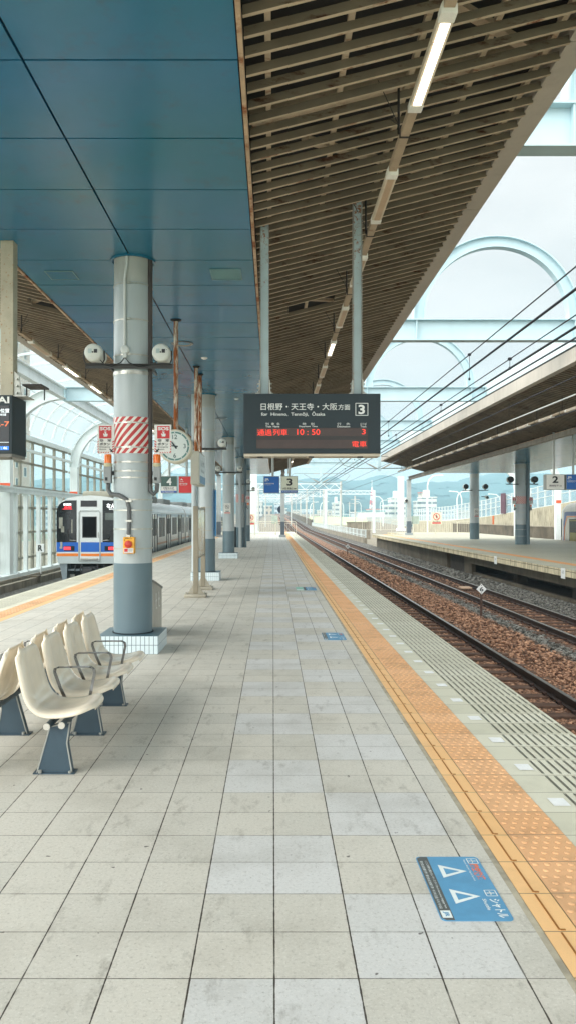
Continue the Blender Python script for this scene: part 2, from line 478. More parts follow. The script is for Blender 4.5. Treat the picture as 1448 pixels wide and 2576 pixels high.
TR3, TR2, TR4, TR1 = 3.715, 7.125, -7.07, 22.1
def stones():
    pts = []
    def zone(x0, x1, y0, y1, dens, s0, s1):
        n = int((x1-x0)*(y1-y0)*dens)
        xs = rng.uniform(x0, x1, n); ys = rng.uniform(y0, y1, n); sz = rng.uniform(s0, s1, n)
        pts.append(np.stack([xs, ys, sz], 1))
    zone(3.5, 9.3, 4.6, 14, 430, .019, .034)
    zone(3.6, 9.45, 14, 30, 170, .025, .046)
    zone(3.7, 9.5, 30, 60, 35, .045, .075)
    p = np.concatenate(pts); n = len(p)
    base = np.array([(-1,-1,-1),(1,-1,-1),(1,1,-1),(-1,1,-1),(-1,-1,1),(1,-1,1),(1,1,1),(-1,1,1)], float) * .8
    V = base[None] * rng.uniform(.45, 1.15, (n, 8, 3))
    a = rng.uniform(0, 6.28, n); b = rng.uniform(-.7, .7, n)
    ca, sa, cb, sb = np.cos(a), np.sin(a), np.cos(b), np.sin(b)
    x, y, z = V[..., 0], V[..., 1], V[..., 2]
    y, z = y*cb[:,None] - z*sb[:,None], y*sb[:,None] + z*cb[:,None]
    x, y = x*ca[:,None] - y*sa[:,None], x*sa[:,None] + y*ca[:,None]
    hump = np.zeros(n)
    for c in (TR3, TR2):                                      # stones lie lower under the rails than beside them
        hump -= .03*np.exp(-((p[:,0]-c)/.9)**4)
    hump += .05*np.exp(-((p[:,0]-5.4)/.55)**2)
    zc = -1.125 + hump + rng.uniform(-.012, .022, n)
    P = np.stack([x*p[:,2:3] + p[:,0:1], y*p[:,2:3] + p[:,1:2], z*p[:,2:3]*.8 + zc[:,None]], -1).reshape(-1, 3)
    q = np.array([(0,3,2,1),(4,5,6,7),(0,1,5,4),(1,2,6,5),(2,3,7,6),(3,0,4,7)])
    Fc = (q[None] + (np.arange(n)*8)[:,None,None]).reshape(-1, 4)
    me = bpy.data.meshes.new('ballast'); nv, nf = len(P), len(Fc)
    me.vertices.add(nv); me.vertices.foreach_set('co', P.ravel())
    me.loops.add(nf*4); me.loops.foreach_set('vertex_index', Fc.ravel().astype(np.int32))
    me.polygons.add(nf); me.polygons.foreach_set('loop_start', np.arange(0, nf*4, 4, dtype=np.int32))
    me.update(calc_edges=True); me.validate(); me.materials.append(stone_material())
    o = bpy.data.objects.new('ballast', me); COL.objects.link(o)
    tag(o, 'loose brown and grey ballast stones along the tracks', None, None, 'stuff')
stones()

RAILT = M('rail_top', (176, 170, 164), .28, .9, var=.1)
RAILS = M('rail_side', (52, 36, 28), .75, var=.3, vs=12, bump=.2)
SLEEP = M('sleeper', (92, 68, 54), .9, var=.35, vs=7, bump=.5, bs=60, dirt=.4)
CLIP = M('rail_clip', (62, 40, 32), .8, var=.3, vs=20)
def rail(xc, parent, ys):
    pr = [(-.065,-.15),(.065,-.15),(.065,-.137),(.012,-.118),(.012,-.045),(.034,-.035),(.034,-.006),(.028,0),(-.028,0),(-.034,-.006),(-.034,-.035),(-.012,-.045),(-.012,-.118),(-.065,-.137)]
    k = len(pr); vs = []; mb = MB()
    for Y in ys: vs += [(xc+a, Y, -.95 + b + grade(Y)) for a, b in pr]
    fs = []; 
    for i in range(len(ys)-1):
        for j in range(k): fs.append((i*k+j, i*k+(j+1)%k, (i+1)*k+(j+1)%k, (i+1)*k+j))
    o = len(mb.v); mb.add(vs, fs)
    for n, f in enumerate(mb.f):
        if n % k in (7, 6, 8): mb.mi[n] = 1
    return mb.build('rail', [RAILS, RAILT], parent)
def sleeper_mesh(xc, Y, parent):
    m = MB(); m.bbox(xc-1.0, xc+1.0, Y-.11, Y+.11, -1.25, -1.098, .018, 0)
    for rx in (-.566, .566):
        m.box(xc+rx-.11, xc+rx+.11, Y-.075, Y+.075, -1.098, -1.084, 1)
        for e in (-.095, .095): m.bbox(xc+rx+e-.028, xc+rx+e+.028, Y-.035, Y+.035, -1.084, -1.05, .008, 1)
    return m.build('sleeper', [SLEEP, CLIP], parent)
def track(xc, y0, n, label, y1=520):
    root = thing('railway_track', (xc, y0, -.95), label, 'railway track', 'tracks between the platforms')
    ys = [y0-2] + [y for y in YS if y > y0 and y <= y1]
    rail(xc-.566, root, ys); rail(xc+.566, root, ys)
    s0 = sleeper_mesh(xc, y0, root)
    for i in range(1, n):
        c = s0.copy(); COL.objects.link(c); c.parent = root
        c.location = (0, .58*i, rng.uniform(-.006, .006)); c.rotation_euler = (0, 0, rng.uniform(-.012, .012))
    y = y0 + .58*n; m = MB()
    while y < min(y1, 330):
        m.box(xc-1.0, xc+1.0, y-.11, y+.11, -1.25 + grade(y), -1.098 + grade(y)); y += .58
    if len(m.v): tag(m.build('sleeper_run', SLEEP, root), 'brown sleepers further along the line', None, None, 'stuff')
    return root
track(TR3, 4.0, 99, 'railway track with dark rails running directly beside the tiled platform edge')
track(TR2, 9.0, 99, 'rusty railway track further out, running past the opposite platform')
track(TR4, 12.0, 30, 'railway track under the blue striped train beside the glass wall', 150)

# ------------------------------------------------------------------ opposite platform
CONCL = M('lip_concrete', (206, 194, 162), .85, var=.2, vs=2, bump=.3, bs=40, dirt=1.0)
P2 = slab_material('opposite_paving', (176, 172, 152), (184, 180, 160), joint=2.4, w_=.004, dirt=.3)
E2 = slab_material('opposite_edge', (172, 168, 148), (190, 186, 166), joint=.3, dirt=.3)
T2 = slab_material('opposite_tactile', (222, 158, 98), (228, 168, 108), joint=.3, dirt=.3)
L2, Q0, Q1 = 9.2, 6.0, 69.5
mb = MB()
mb.box(L2, 20.4, Q0, Q1, -.055, -.004, 2); mb.box(L2+.03, 20.4, Q0, Q1, -.075, -.055, 3); mb.box(L2, 20.4, Q0, Q1, -.24, -.075, 2)
mb.box(12.2, 20.4, Q1, 80, -.24, -.004, 2)
mb.add([(10.55, Q0, 0), (20.4, Q0, 0), (20.4, Q1, 0), (10.55, Q1, 0)], [(0,1,2,3)], 0)
mb.add([(12.2, Q1, 0), (20.4, Q1, 0), (20.4, 80, 0), (12.2, 80, 0)], [(0,1,2,3)], 0)
mb.add([(10.1, Q0, .002), (10.55, Q0, .002), (10.55, Q1, .002), (10.1, Q1, .002)], [(0,1,2,3)], 4)
mb.add([(L2, Q0, 0), (10.1, Q0, 0), (10.1, Q1, 0), (L2, Q1, 0)], [(0,1,2,3)], 1)
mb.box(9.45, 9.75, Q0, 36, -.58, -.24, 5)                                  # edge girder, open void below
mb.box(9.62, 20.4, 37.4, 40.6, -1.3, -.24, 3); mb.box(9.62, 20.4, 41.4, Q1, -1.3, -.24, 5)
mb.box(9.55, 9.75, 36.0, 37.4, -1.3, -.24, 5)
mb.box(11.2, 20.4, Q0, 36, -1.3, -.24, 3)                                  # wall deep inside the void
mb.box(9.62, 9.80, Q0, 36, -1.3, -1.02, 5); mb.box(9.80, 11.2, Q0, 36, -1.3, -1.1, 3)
for y in (12, 18, 24, 30): mb.box(9.8, 10.2, y, y+.5, -1.1, -.24, 3)
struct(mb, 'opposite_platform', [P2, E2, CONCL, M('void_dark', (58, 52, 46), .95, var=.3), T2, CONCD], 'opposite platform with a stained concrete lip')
# ------------------------------------------------------------------ platform canopies
def ceiling_material():
    m = bpy.data.materials.new('ceiling_panel'); t = NT(m)
    n = t.noise(.8, 4, .6); n2 = t.noise(.35, 3, .5)
    c = t.mix(t.ramp(n, .3, .7), lin((36, 112, 146)), lin((54, 119, 162)))
    c = t.mix(t.m('MULTIPLY', t.ramp(n2, .4, .62), .6), c, lin((40, 116, 132)))
    d = t.noise(3, 6, .7)
    c = t.mix(t.m('MULTIPLY', t.ramp(d, .55, .75), .45), c, lin((66, 92, 100)))
    b = t.bsdf(**{'Base Color': c, 'Roughness': t.m('ADD', .16, t.m('MULTIPLY', n, .12)), 'Specular IOR Level': .42})
    t.l.new(t.bump(t.noise(1.7, 3), .12, .02), b.inputs['Normal'])
    return m
CEIL = ceiling_material()
SLAT = M('slat_painted', (190, 172, 148), .75, var=.2, vs=1.5, rust=.42, rcol=(96, 54, 30), rs=1.6, stretch=(2.2, 6, 6), dirt=.2, spec=.25)
SLATW = M('slat_web_shaded', (118, 107, 92), .8, var=.25, vs=1.5, rust=.42, rcol=(56, 32, 20), rs=1.5, stretch=(2.0, 6, 6), spec=.2)  # rusty web, its base and rust darkened to paint in the shade between slats
TRIMR = M('rusty_trim', (196, 168, 138), .7, var=.2, rust=.62, rcol=(110, 62, 34), rs=3.5)
FASC = M('fascia', (184, 176, 164), .55, var=.12, vs=.6, dirt=.15)
ROOF = M('roof_deck', (28, 25, 22), .8, var=.25, vs=1)
BLACK = M('black_gap', (22, 26, 28), .8)
PARA = M('parapet_panel', (206, 222, 222), .5, var=.06, vs=.5, dirt=.12)
STEEL = M('pale_steel', (182, 206, 212), .45, var=.06, vs=1.5, rust=.12, rs=1.2, rcol=(150, 120, 96))
WSTEEL = M('white_steel', (222, 229, 228), .5, var=.06, vs=1.2, dirt=.12)
ZC = 4.84
def canopy(label, xl, xr, fl, fr, y0, y1, joints, seam, holes, parapet):
    """flat metal ceiling xl..xr, slatted wings rising at 1:4 out to the box fascias at fl and fr"""
    root = thing('platform_canopy', ((xl+xr)/2, (y0+y1)/2, ZC), label, 'canopy')
    js = [y for y in joints if y0 < y < y1]; js = [y0] + js + [y1]
    cols_ = [xl] + seam + [xr]
    mb = MB(); g = .010
    for a, b_ in zip(js, js[1:]):
        for c, d in zip(cols_, cols_[1:]):
            z = [ZC + rng.uniform(-.0018, .0018) for _ in range(4)]
            c0, d0, a0, b0 = c+g, d-g, a+g, b_-g
            mb.add([(c0,a0,z[0]),(d0,a0,z[1]),(d0,b0,z[2]),(c0,b0,z[3]),(c0,a0,z[0]+.03),(d0,a0,z[1]+.03),(d0,b0,z[2]+.03),(c0,b0,z[3]+.03)],
                   [(0,1,2,3),(0,4,5,1),(1,5,6,2),(2,6,7,3),(3,7,4,0)], 0)
    mb.build('ceiling', [CEIL], root)
    MB().box(xl, xr, y0, y1, ZC+.045, ZC+.06).build('ceiling_backing', BLACK, root)
    for s, xe, xf in ((-1, xl, fl), (1, xr, fr)):
        if abs(xf - xe) < .3: continue
        sz = lambda x: ZC + .06 + .25*abs(x - xe)
        x0, x1 = xe + s*.04, xf - s*.20
        mb = MB(); y = 7.51 - .2213*60
        while y < y1 - .1:
            if y > y0 + .05:
                segs = [(x0, x1)]
                for hy, ha, hb in holes:
                    if abs(y - hy) < .24 and min(x0, x1) < ha and hb < max(x0, x1):
                        segs = [(x0, ha), (hb, x1)] if s > 0 else [(x0, hb), (ha, x1)]
                for a, b_ in segs:
                    j = rng.uniform(-.004, .004, 3); za, zb = sz(a) + j[0], sz(b_) + j[1]; yy = y + j[2]
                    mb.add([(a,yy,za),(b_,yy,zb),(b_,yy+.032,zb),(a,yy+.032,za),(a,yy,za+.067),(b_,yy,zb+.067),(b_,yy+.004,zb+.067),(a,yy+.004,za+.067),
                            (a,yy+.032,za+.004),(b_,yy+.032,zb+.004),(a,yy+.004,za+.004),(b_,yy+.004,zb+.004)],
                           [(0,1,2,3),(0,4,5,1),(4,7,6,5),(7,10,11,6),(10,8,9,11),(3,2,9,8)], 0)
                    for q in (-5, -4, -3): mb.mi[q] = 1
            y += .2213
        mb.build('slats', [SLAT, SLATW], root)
        mb = MB()
        nb = max(2, int(abs(x1-x0)/.62))
        for i in range(nb+1):
            x = x0 + s*.16 + (x1 - x0 - s*.3)*i/nb
            mb.box(x-.022, x+.022, y0+.1, y1-.1, sz(x)+.071, sz(x)+.125)
        yy = y0 + .8
        while yy < y1 - 2.6:
            for q in (0,):
                mb.bar((x0 + s*.5, yy, sz(x0+s*.5)+.20), (x1 - s*.3, yy+1.9, sz(x1-s*.3)+.20), .09, .05)
                mb.bar((x0, yy+2.1, sz(x0)+.25), (x1, yy+2.1, sz(x1)+.25), .12, .12)
            yy += 2.575
        mb.build('battens', SLAT, root)
        zi = sz(xf)
        mb = MB(); y = y0
        while y < y1:
            mb.box(min(xf, xf-s*.21), max(xf, xf-s*.21), y+.006, min(y+3.4, y1)-.006, zi-.03, zi+.34, 0); y += 3.4
        mb.box(min(xf-s*.01, xf-s*.20), max(xf-s*.01, xf-s*.20), y0+.02, y1-.02, zi-.02, zi+.33, 1)
        for i in range(int((y1-y0)/1.35)):
            yb = y0 + .6 + 1.35*i
            mb.box(min(xf-s*.21, xf-s*.35), max(xf-s*.21, xf-s*.35), yb, yb+.025, zi-.02, zi+.10, 0)
        mb.build('fascia', [FASC, BLACK], root)
        mb = MB(); zt = .34
        mb.add([(xe, y0, sz(xe)+zt), (xf, y0, sz(xf)+zt), (xf, y1, sz(xf)+zt), (xe, y1, sz(xe)+zt), (xe, y0, sz(xe)+zt+.06), (xf, y0, sz(xf)+zt+.06), (xf, y1, sz(xf)+zt+.06), (xe, y1, sz(xe)+zt+.06)],
               [(0,1,2,3),(7,6,5,4),(0,4,5,1),(1,5,6,2),(2,6,7,3),(3,7,4,0)])
        mb.build('roof_wing', ROOF, root)
        mb = MB(); mb.box(min(xe, xe+s*.032), max(xe, xe+s*.032), y0, y1, ZC-.012, ZC+.07); mb.build('edge_trim', TRIMR, root)
        if parapet and s == parapet:
            px = xf - s*.75; mb = MB(); y = y0
            while y < y1:
                mb.box(min(px, px-s*.05), max(px, px-s*.05), y+.008, min(y+3.43, y1)-.008, zi+.35, 6.98); y += 3.43
            mb.build('parapet', PARA, root)
    MB().box(xl, xr, y0, y1, ZC+.38, ZC+.44).build('roof_middle', ROOF, root)
    mb = MB()
    for y in (y0+.02, y1-.12):
        mb.box(xl, xr, y, y+.10, ZC+.005 if y > 0 else ZC+.07, ZC+.37)
    mb.build('end_panel', FASC, root)
    return root
JT = [4.1, 5.22, 6.30] + [7.29 + k for k in range(60)] + [3.1, 2.1, 1.1, .1, -.9, -1.9, -2.9]
canopy('long canopy with blue glossy ceiling and rusty slatted wings over the near platform', -3.25, -.235, -5.47, 2.66, -4, 56, sorted(JT), [-1.745],
       [(12.2, .25, 1.0), (11.8, -3.85, -3.38)], 0)
JT2 = [8 + k for k in range(60)]
c2 = canopy('canopy with slatted wing and pale ceiling over the opposite platform', 11.0, 18.6, 7.8, 21.2, 6, 54.5, JT2, [14.8], [], -1)
c2mb = MB(); c2mb.box(10.80, 11.0, 6, 54.5, 4.66, 4.83); c2mb.build('edge_beam', M('edge_beam', (150, 142, 128), .6, var=.2, dirt=.6, rust=.2), c2)
# seven outer columns carry the ends of the canopies
BEAMD = M('dark_beam', (96, 88, 80), .6, var=.2)
for x, y0_, y1_, lb in ((.79, 55.9, 60.6, 'dark stub beam from the far end of the near canopy to the square column by the yellow strip'), (-4.35, 55.9, 60.6, 'dark stub beam from the far end of the near canopy to the left square column'), (12.3, 54.4, 67.9, 'dark stub beam from the far end of the opposite canopy to its square column')):
    t = thing('end_beam', (x, y0_, 5.0), lb, 'beam', 'stub beams at the canopy ends')
    m = MB(); m.box(x-.14, x+.14, y0_, y1_, 5.0, 5.03); m.box(x-.02, x+.02, y0_, y1_, 5.03, 5.25); m.box(x-.14, x+.14, y0_, y1_, 5.25, 5.28); m.build('beam', BEAMD, t)
    m = MB(); m.box(x-.2, x+.2, y1_-.3, y1_+.1, 4.98, 5.0); m.build('bearing_plate', BEAMD, t)

# ------------------------------------------------------------------ lighting rails and fluorescent fittings
LAMPW = M('lamp_white', (240, 238, 230), .5, var=.1, vs=9, dirt=.15)
RAILW = M('rail_cream', (176, 156, 132), .6, var=.15, vs=3, rust=.3, rs=4)
TUBE = EM('lamp_lit', (255, 246, 228), 3.2)
OFFD = M('lamp_off', (196, 168, 138), .4, var=.1)
RODD = M('rod_dark', (46, 42, 40), .6)
def lamp(lit):
    t = thing('strip_light', (0, 0, 0), 'lamp', 'light')
    m = MB(); m.prism([(-.032, .055), (.032, .055), (.05, .02), (.05, -.03), (-.05, -.03), (-.05, .02)], .10, 1.08, 'y'); m.build('housing', M('housing_cream', (214, 202, 182), .55, var=.12, rust=.2, rs=8), t)
    for a, b_ in ((0, .098), (1.082, 1.18)):
        m = MB(); m.prism([(-.034, .058), (.034, .058), (.053, .022), (.053, -.034), (-.053, -.034), (-.053, .022)], a, b_, 'y'); m.build('end_cap', LAMPW, t)
    m = MB(); m.box(-.03, .03, .11, 1.07, -.036, -.0305); m.build('diffuser', TUBE if lit else OFFD, t)
    return t
lampL, lampO = lamp(True), lamp(False)
used = {True: False, False: False}
def put_lamp(x, y, z, lit, label, group):
    src = lampL if lit else lampO
    if not used[lit]:
        used[lit] = True; src.location = (x, y, z); src['label'] = label; src['group'] = group; return src
    return copy_tree(src, (x, y, z), label, group)
def light_rail(x, y0, y1, z, xe, s, label, lit, ks, where, ylamp=4.74):
    root = thing('lighting_rail', (x, (y0+y1)/2, z), label, 'lighting rail')
    MB().box(x-.036, x+.036, y0, y1, z-.0, z+.062).build('rail', RAILW, root)
    sz = ZC + .06 + .25*abs(x-xe)
    y = ylamp + 1.62 - 2.25*2; proto = None
    while y < y1:
        if y > y0:
            if proto is None:
                m = MB(); m.cyl((x-.05*s, y, z+.03), (x-.05*s, y, sz+.1), .011, 8)
                m.tube([(x-.05*s, y, z+.1), (x-.25*s, y-.18, sz+.02)], .004, 5); m.tube([(x-.05*s, y, z+.1), (x-.05*s, y+.42, sz+.02)], .004, 5)
                m.box(x-.045, x+.045, y-.012, y+.012, z-.004, z+.07)
                proto = m.build('hanger_rod', RODD, root); py = y
            else:
                c = proto.copy(); COL.objects.link(c); c.parent = root; c.location = (0, y - py, 0)
        y += 2.25
    for k in ks:
        yk = ylamp + 2.25*k; on = k in lit; j = k - ks[0]
        if j < 10: lb = f"{'glowing' if on else 'unlit'} fluorescent fitting, {ORD[j]} from the camera along the {where}"
        else: lb = f"small far {'glowing' if on else 'unlit'} fluorescent fitting towards the end of the {where}"
        put_lamp(x, yk, z + .002, on, lb, 'fluorescent fittings on the ' + where)
light_rail(1.117, -3, 55.5, 4.88, -.235, 1, 'rusty lighting rail hung under the slatted wing beside the tracks', {0, 4, 9, 13, 17}, list(range(0, 22)), 'rail under the right slatted wing')
light_rail(-4.45, -3, 55.5, 4.88, -3.25, -1, 'lighting rail under the left slatted wing above the blue striped train', {5, 6, 8, 10, 12, 15, 18}, list(range(4, 22)), 'rail under the left slatted wing')
light_rail(9.0, 6.5, 54, 4.88, 11.0, -1, 'lighting rail under the wing of the opposite canopy', set(), list(range(7, 21)), 'opposite canopy rail', 4.74+1.31)
def rnd_disc(x, y, label, r=.17, glass=True, group='round fittings in the ceilings'):
    t = thing('downlight', (x, y, ZC), label, 'ceiling light', group)
    MB().ring((x, y, ZC-.006), r, .028, 'z', 32, .012).build('rim', M('steel_rim', (120, 124, 124), .35, .8), t)
    m = MB(); m.lathe([(r, -.004), (r*.9, .012), (r*.55, .02), (.001, .024)], (x, y, ZC-.01), 'z', 28); m.build('lens', M('downlight_glass', (150, 146, 136), .15, var=.3, vs=60, bump=.5, bs=90), t)
rnd_disc(-1.66, 13.75, 'large round glass downlight in the blue ceiling behind the clock pole')
for y, d in ((24.2, 'second'), (34.5, 'third'), (44.8, 'fourth')): rnd_disc(-1.66, y, f'large round downlight in the ceiling, {d} along the row from the clock pole')
rnd_disc(14.8, 31, 'dark round downlight in the pale opposite ceiling near the hanging signs'); rnd_disc(14.0, 42, 'round downlight in the opposite ceiling between its two round columns')
for x, y, r, l in ((-1.37, 15.0, .05, 'small white round detector in the ceiling by the rusty double poles'), (-.98, 20.2, .05, 'small white round detector further along the ceiling')):
    t = thing('ceiling_detector', (x, y, ZC), l, 'detector', 'small ceiling detectors')
    MB().lathe([(r*1.3, 0), (r*1.2, -.012), (r*.6, -.03), (.001, -.034)], (x, y, ZC), 'z', 20).build('housing', WHITE, t)
HATCH = M('hatch_teal', (86, 138, 140), .4, var=.1)
for x0, x1, y0, y1, l in ((-.80, -.42, 9.62, 10.03, 'pale square access hatch in the ceiling beside the departure board'), (-2.95, -2.6, 9.7, 10.02, 'faint teal access hatch in the ceiling left of the nearest column'), (-2.6, -2.25, 19.6, 20.0, 'faint access hatch in the ceiling behind the clock')):
    t = thing('access_hatch', ((x0+x1)/2, (y0+y1)/2, ZC), l, 'hatch', 'access hatches in the ceiling')
    MB().box(x0, x1, y0, y1, ZC-.008, ZC-.002).build('door', HATCH if x0 > -1 else CEIL, t)
    m = MB()
    for a in ((x0-.012, x0, y0-.012, y1+.012), (x1, x1+.012, y0-.012, y1+.012), (x0, x1, y0-.012, y0), (x0, x1, y1, y1+.012)): m.box(*a, ZC-.011, ZC-.002)
    m.build('frame', M('hatch_frame', (110, 150, 152), .4), t)

# ------------------------------------------------------------------ columns
COLW = M('column_paint', (176, 185, 186), .32, var=.05, vs=1.2, coat=.15, dirt=.1, spec=.55)
COLB = M('column_blue', (98, 118, 126), .35, var=.08, vs=1.5, coat=.1)
STRAP = M('steel_strap', (186, 184, 174), .3, .85, var=.15, vs=30)
PIPED = M('pipe_brown', (70, 62, 58), .5, var=.15)
PIPEW = M('pipe_white', (208, 212, 208), .45, var=.06)
def plinth_material():
    m = bpy.data.materials.new('plinth_tiles'); t = NT(m)
    tcn = t.node('ShaderNodeTexCoord'); sp = t.node('ShaderNodeSeparateXYZ'); t.l.new(tcn.outputs['Object'], sp.inputs[0])
    def ln(v, p, off, w_):
        g = t.m('FRACT', t.m('DIVIDE', t.m('ADD', v, off), p)); return t.m('LESS_THAN', t.m('MULTIPLY', t.m('MINIMUM', g, t.m('SUBTRACT', 1., g)), p), w_)
    g = t.m('MAXIMUM', ln(sp.outputs[2], .109, .0, .003), t.m('MAXIMUM', ln(sp.outputs[0], .0525, .002, .0024), 0.))
    gy = ln(sp.outputs[1], .0525, .002, .0034)
    nrm = t.node('ShaderNodeNewGeometry').outputs['Normal']; sn = t.node('ShaderNodeSeparateXYZ'); t.l.new(nrm, sn.inputs[0])
    side = t.m('GREATER_THAN', t.m('ABSOLUTE', sn.outputs[0]), .7)
    gg = t.mix(side, t.m('MAXIMUM', ln(sp.outputs[2], .109, .0, .003), ln(sp.outputs[0], .0525, .002, .0034)), t.m('MAXIMUM', ln(sp.outputs[2], .109, .0, .003), gy))
    c = t.mix(t.noise(9, 3), lin((206, 222, 226)), lin((224, 234, 236)))
    c = t.mix(gg, c, lin((72, 102, 114)))
    t.bsdf(**{'Base Color': c, 'Roughness': .28})
    return m
PLT = plinth_material()
def stripe_material():
    m = bpy.data.materials.new('hazard_stripes'); t = NT(m)
    tcn = t.node('ShaderNodeTexCoord'); sp = t.node('ShaderNodeSeparateXYZ'); t.l.new(tcn.outputs['Object'], sp.inputs[0])
    a = t.m('ARCTAN2', sp.outputs[0], t.m('MULTIPLY', sp.outputs[1], -1.))
    s = t.m('FRACT', t.m('DIVIDE', t.m('SUBTRACT', sp.outputs[2], t.m('MULTIPLY', a, .27)), .108))
    c = t.mix(t.m('LESS_THAN', s, .54), lin((232, 228, 220)), lin((190, 52, 50)))
    t.bsdf(**{'Base Color': c, 'Roughness': .35}); return m
HAZ = stripe_material()
XC = -1.74
def round_column(x, y, label, plinth=True, stripes=False, straps=(), pipes=(), group='round platform columns', blue_top=1.08, r=.237):
    t = thing('platform_column', (x, y, 0), label, 'column', group)
    z0 = 0
    if plinth:
        m = MB(); m.bbox(x-.37, x+.37, y-.365, y+.365, 0, .218, .006); m.build('plinth', PLT, t)
        MB().ring((x, y, .222), r, .016, 'z', 40, .012).build('collar', BLACK, t); z0 = .218
    MB().cyl((x, y, blue_top), (x, y, 4.52), r, 56).build('shaft', COLW, t)
    MB().cyl((x, y, z0), (x, y, blue_top), r+.002, 56).build('painted_base', COLB, t)
    MB().cyl((x, y, 4.52), (x, y, ZC+.02), r-.004, 56).build('cap', M('column_cap', (176, 178, 172), .45, var=.08, dirt=.2), t)
    MB().ring((x, y, ZC-.012), r+.02, .02, 'z', 40, .02).build('ceiling_collar', CEIL, t)
    for z in straps:
        m = MB(); m.ring((x, y, z), r, .005, 'z', 44, .017); m.box(x-.025, x+.02, y-r-.018, y-r-.004, z-.014, z+.014)
        m.build('strap', STRAP, t)
    if stripes:
        MB().cyl((x, y, 2.425), (x, y, 2.872), r+.0035, 56, cap=False).build('hazard_wrap', HAZ, t)
    for px, py, pr, z0_, z1_, mt, nm in pipes:
        m = MB(); m.tube([(x+px, y+py, z0_), (x+px, y+py, z1_)], pr, 16); m.build(nm, mt, t)
    return t
c1 = round_column(XC, 9.33, 'nearest round column with red striped wrap, blue base and tiled plinth beside the seats', True, True,
    (4.50, 4.06, 3.63, 3.40, 2.80, 2.50, 2.32, 2.21, 2.13, 1.86, 1.73, 1.50, 1.26),
    ((.225, -.09, .032, 2.05, ZC, PIPED, 'drain_pipe'),))
m = MB(); m.tube([(XC-.03, 9.33-.245, ZC), (XC-.03, 9.33-.25, 4.72), (XC-.055, 9.33-.252, 4.55), (XC-.055, 9.33-.252, 3.72)], .016, 10); m.build('conduit', PIPEW, c1)
m = MB(); m.lathe([(.055, 0), (.055, -.03), (.04, -.045), (.001, -.05)], (XC-.05, 9.33-.236, 3.68), 'y', 20); m.box(XC-.07, XC-.03, 9.05, 9.10, 3.58, 3.63); m.build('junction_box', PIPEW, c1)
m = MB()
for s in (-1, 1): m.tube([(XC-.05, 9.065, 3.585), (XC-.05+s*.05, 9.06, 3.52), (XC-.05+s*.16, 9.06, 3.475), (XC+s*.30, 9.08, 3.50), (XC+s*.40, 9.0, 3.60), (XC+s*.47, 8.98, 3.66)], .006, 6)
m.build('cable', BLACK, c1)
m = MB(); m.tube([(XC-.29, 9.25, 2.06), (XC-.285, 9.22, 1.98), (XC-.235, 9.14, 1.925), (XC-.12, 9.085, 1.91), (XC-.03, 9.07, 1.86), (XC+.0, 9.07, 1.76), (XC+.0, 9.07, 1.6), (XC-.005, 9.07, 1.43)], .026, 12); m.build('conduit', M('pipe_grey', (96, 98, 98), .45, var=.1), c1)
m = MB(); m.tube([(XC+.315, 9.25, 2.06), (XC+.31, 9.24, 1.97), (XC+.27, 9.22, 1.925), (XC+.235, 9.22, 1.97), (XC+.225, 9.235, 2.06)], .026, 12); m.build('conduit', MATS['pipe_grey'], c1)
m = MB()
for z in (1.84, 1.60): m.box(XC-.035, XC+.035, 9.04, 9.095, z-.012, z+.012)
m.bbox(XC-.03, XC+.02, 9.05, 9.10, 1.37, 1.44, .008); m.build('pipe_clip', STRAP, c1)

round_column(XC, 19.6, 'second round column behind the information board, with a plinth and a downpipe', True, False, (4.5, 3.9, 3.4, 2.5, 1.9, 1.3), ((-.30, -.12, .07, .0, ZC, COLW, 'downpipe'),))
round_column(XC-.02, 29.9, 'third round column with a no smoking plate and a tiled plinth', True, False, (4.3, 3.4, 2.9))
c4 = round_column(XC-.02, 40.4, 'fourth round column with a faded red striped wrap and pipes, no plinth', False, True, (3.4, 2.3, 2.1, 1.9, 1.5), ((.30, -.1, .06, 0, ZC, COLB, 'downpipe'), (.02, -.30, .085, 0, ZC, COLW, 'downpipe'), (-.30, -.05, .09, 0, 1.1, BLACK, 'pipe_cover')))
round_column(XC-.02, 50.7, 'fifth round column near the far fence, partly hidden by the fourth', False, True, (3.4, 2.2))
round_column(14.8, 44.7, 'round column with red striped wrap on the opposite platform', False, True, (4.2, 3.1, 2.2, 1.9, 1.5, 1.2, .9, .5), ((.36, -.2, .11, 0, ZC, COLB, 'downpipe'), (-.28, -.05, .03, 1.9, ZC, BLACK, 'drain_pipe')), 'round columns on the opposite platform', 1.2, .33)
round_column(14.8, 55.0, 'plain round column with a no smoking plate on the opposite platform', False, False, (3.2, 2.6), (), 'round columns on the opposite platform', 1.2, .34)
def square_column(x, y, w_, label, h=5.02, group='square columns at the canopy ends'):
    t = thing('end_column', (x, y, 0), label, 'column', group)
    MB().bbox(x-w_*.85, x+w_*.85, y-w_*.85, y+w_*.85, 0, .2, .01).build('plinth', M('grey_plinth', (150, 158, 162), .6), t)
    m = MB(); m.bbox(x-w_/2, x+w_/2, y-w_/2, y+w_/2, 1.25, h, .012)
    m.build('shaft', M('end_paint', (168, 174, 174), .5, var=.08), t)
    MB().bbox(x-w_/2-.004, x+w_/2+.004, y-w_/2-.004, y+w_/2+.004, .2, 1.25, .012).build('painted_base', M('slate_paint', (88, 98, 108), .5, var=.1), t)
    for z in (1.6, 2.4, 3.4): MB().box(x-w_/2-.008, x+w_/2+.008, y-w_/2-.008, y+w_/2+.008, z, z+.03).build('strap', STRAP, t)
square_column(.79, 60.5, .33, 'square grey column on a plinth standing by the yellow strip below the number 3 sign')
square_column(-4.35, 60.5, .33, 'square grey column at the far left side of the near platform')
square_column(12.3, 67.8, .36, 'square grey column with a camera on the opposite platform')

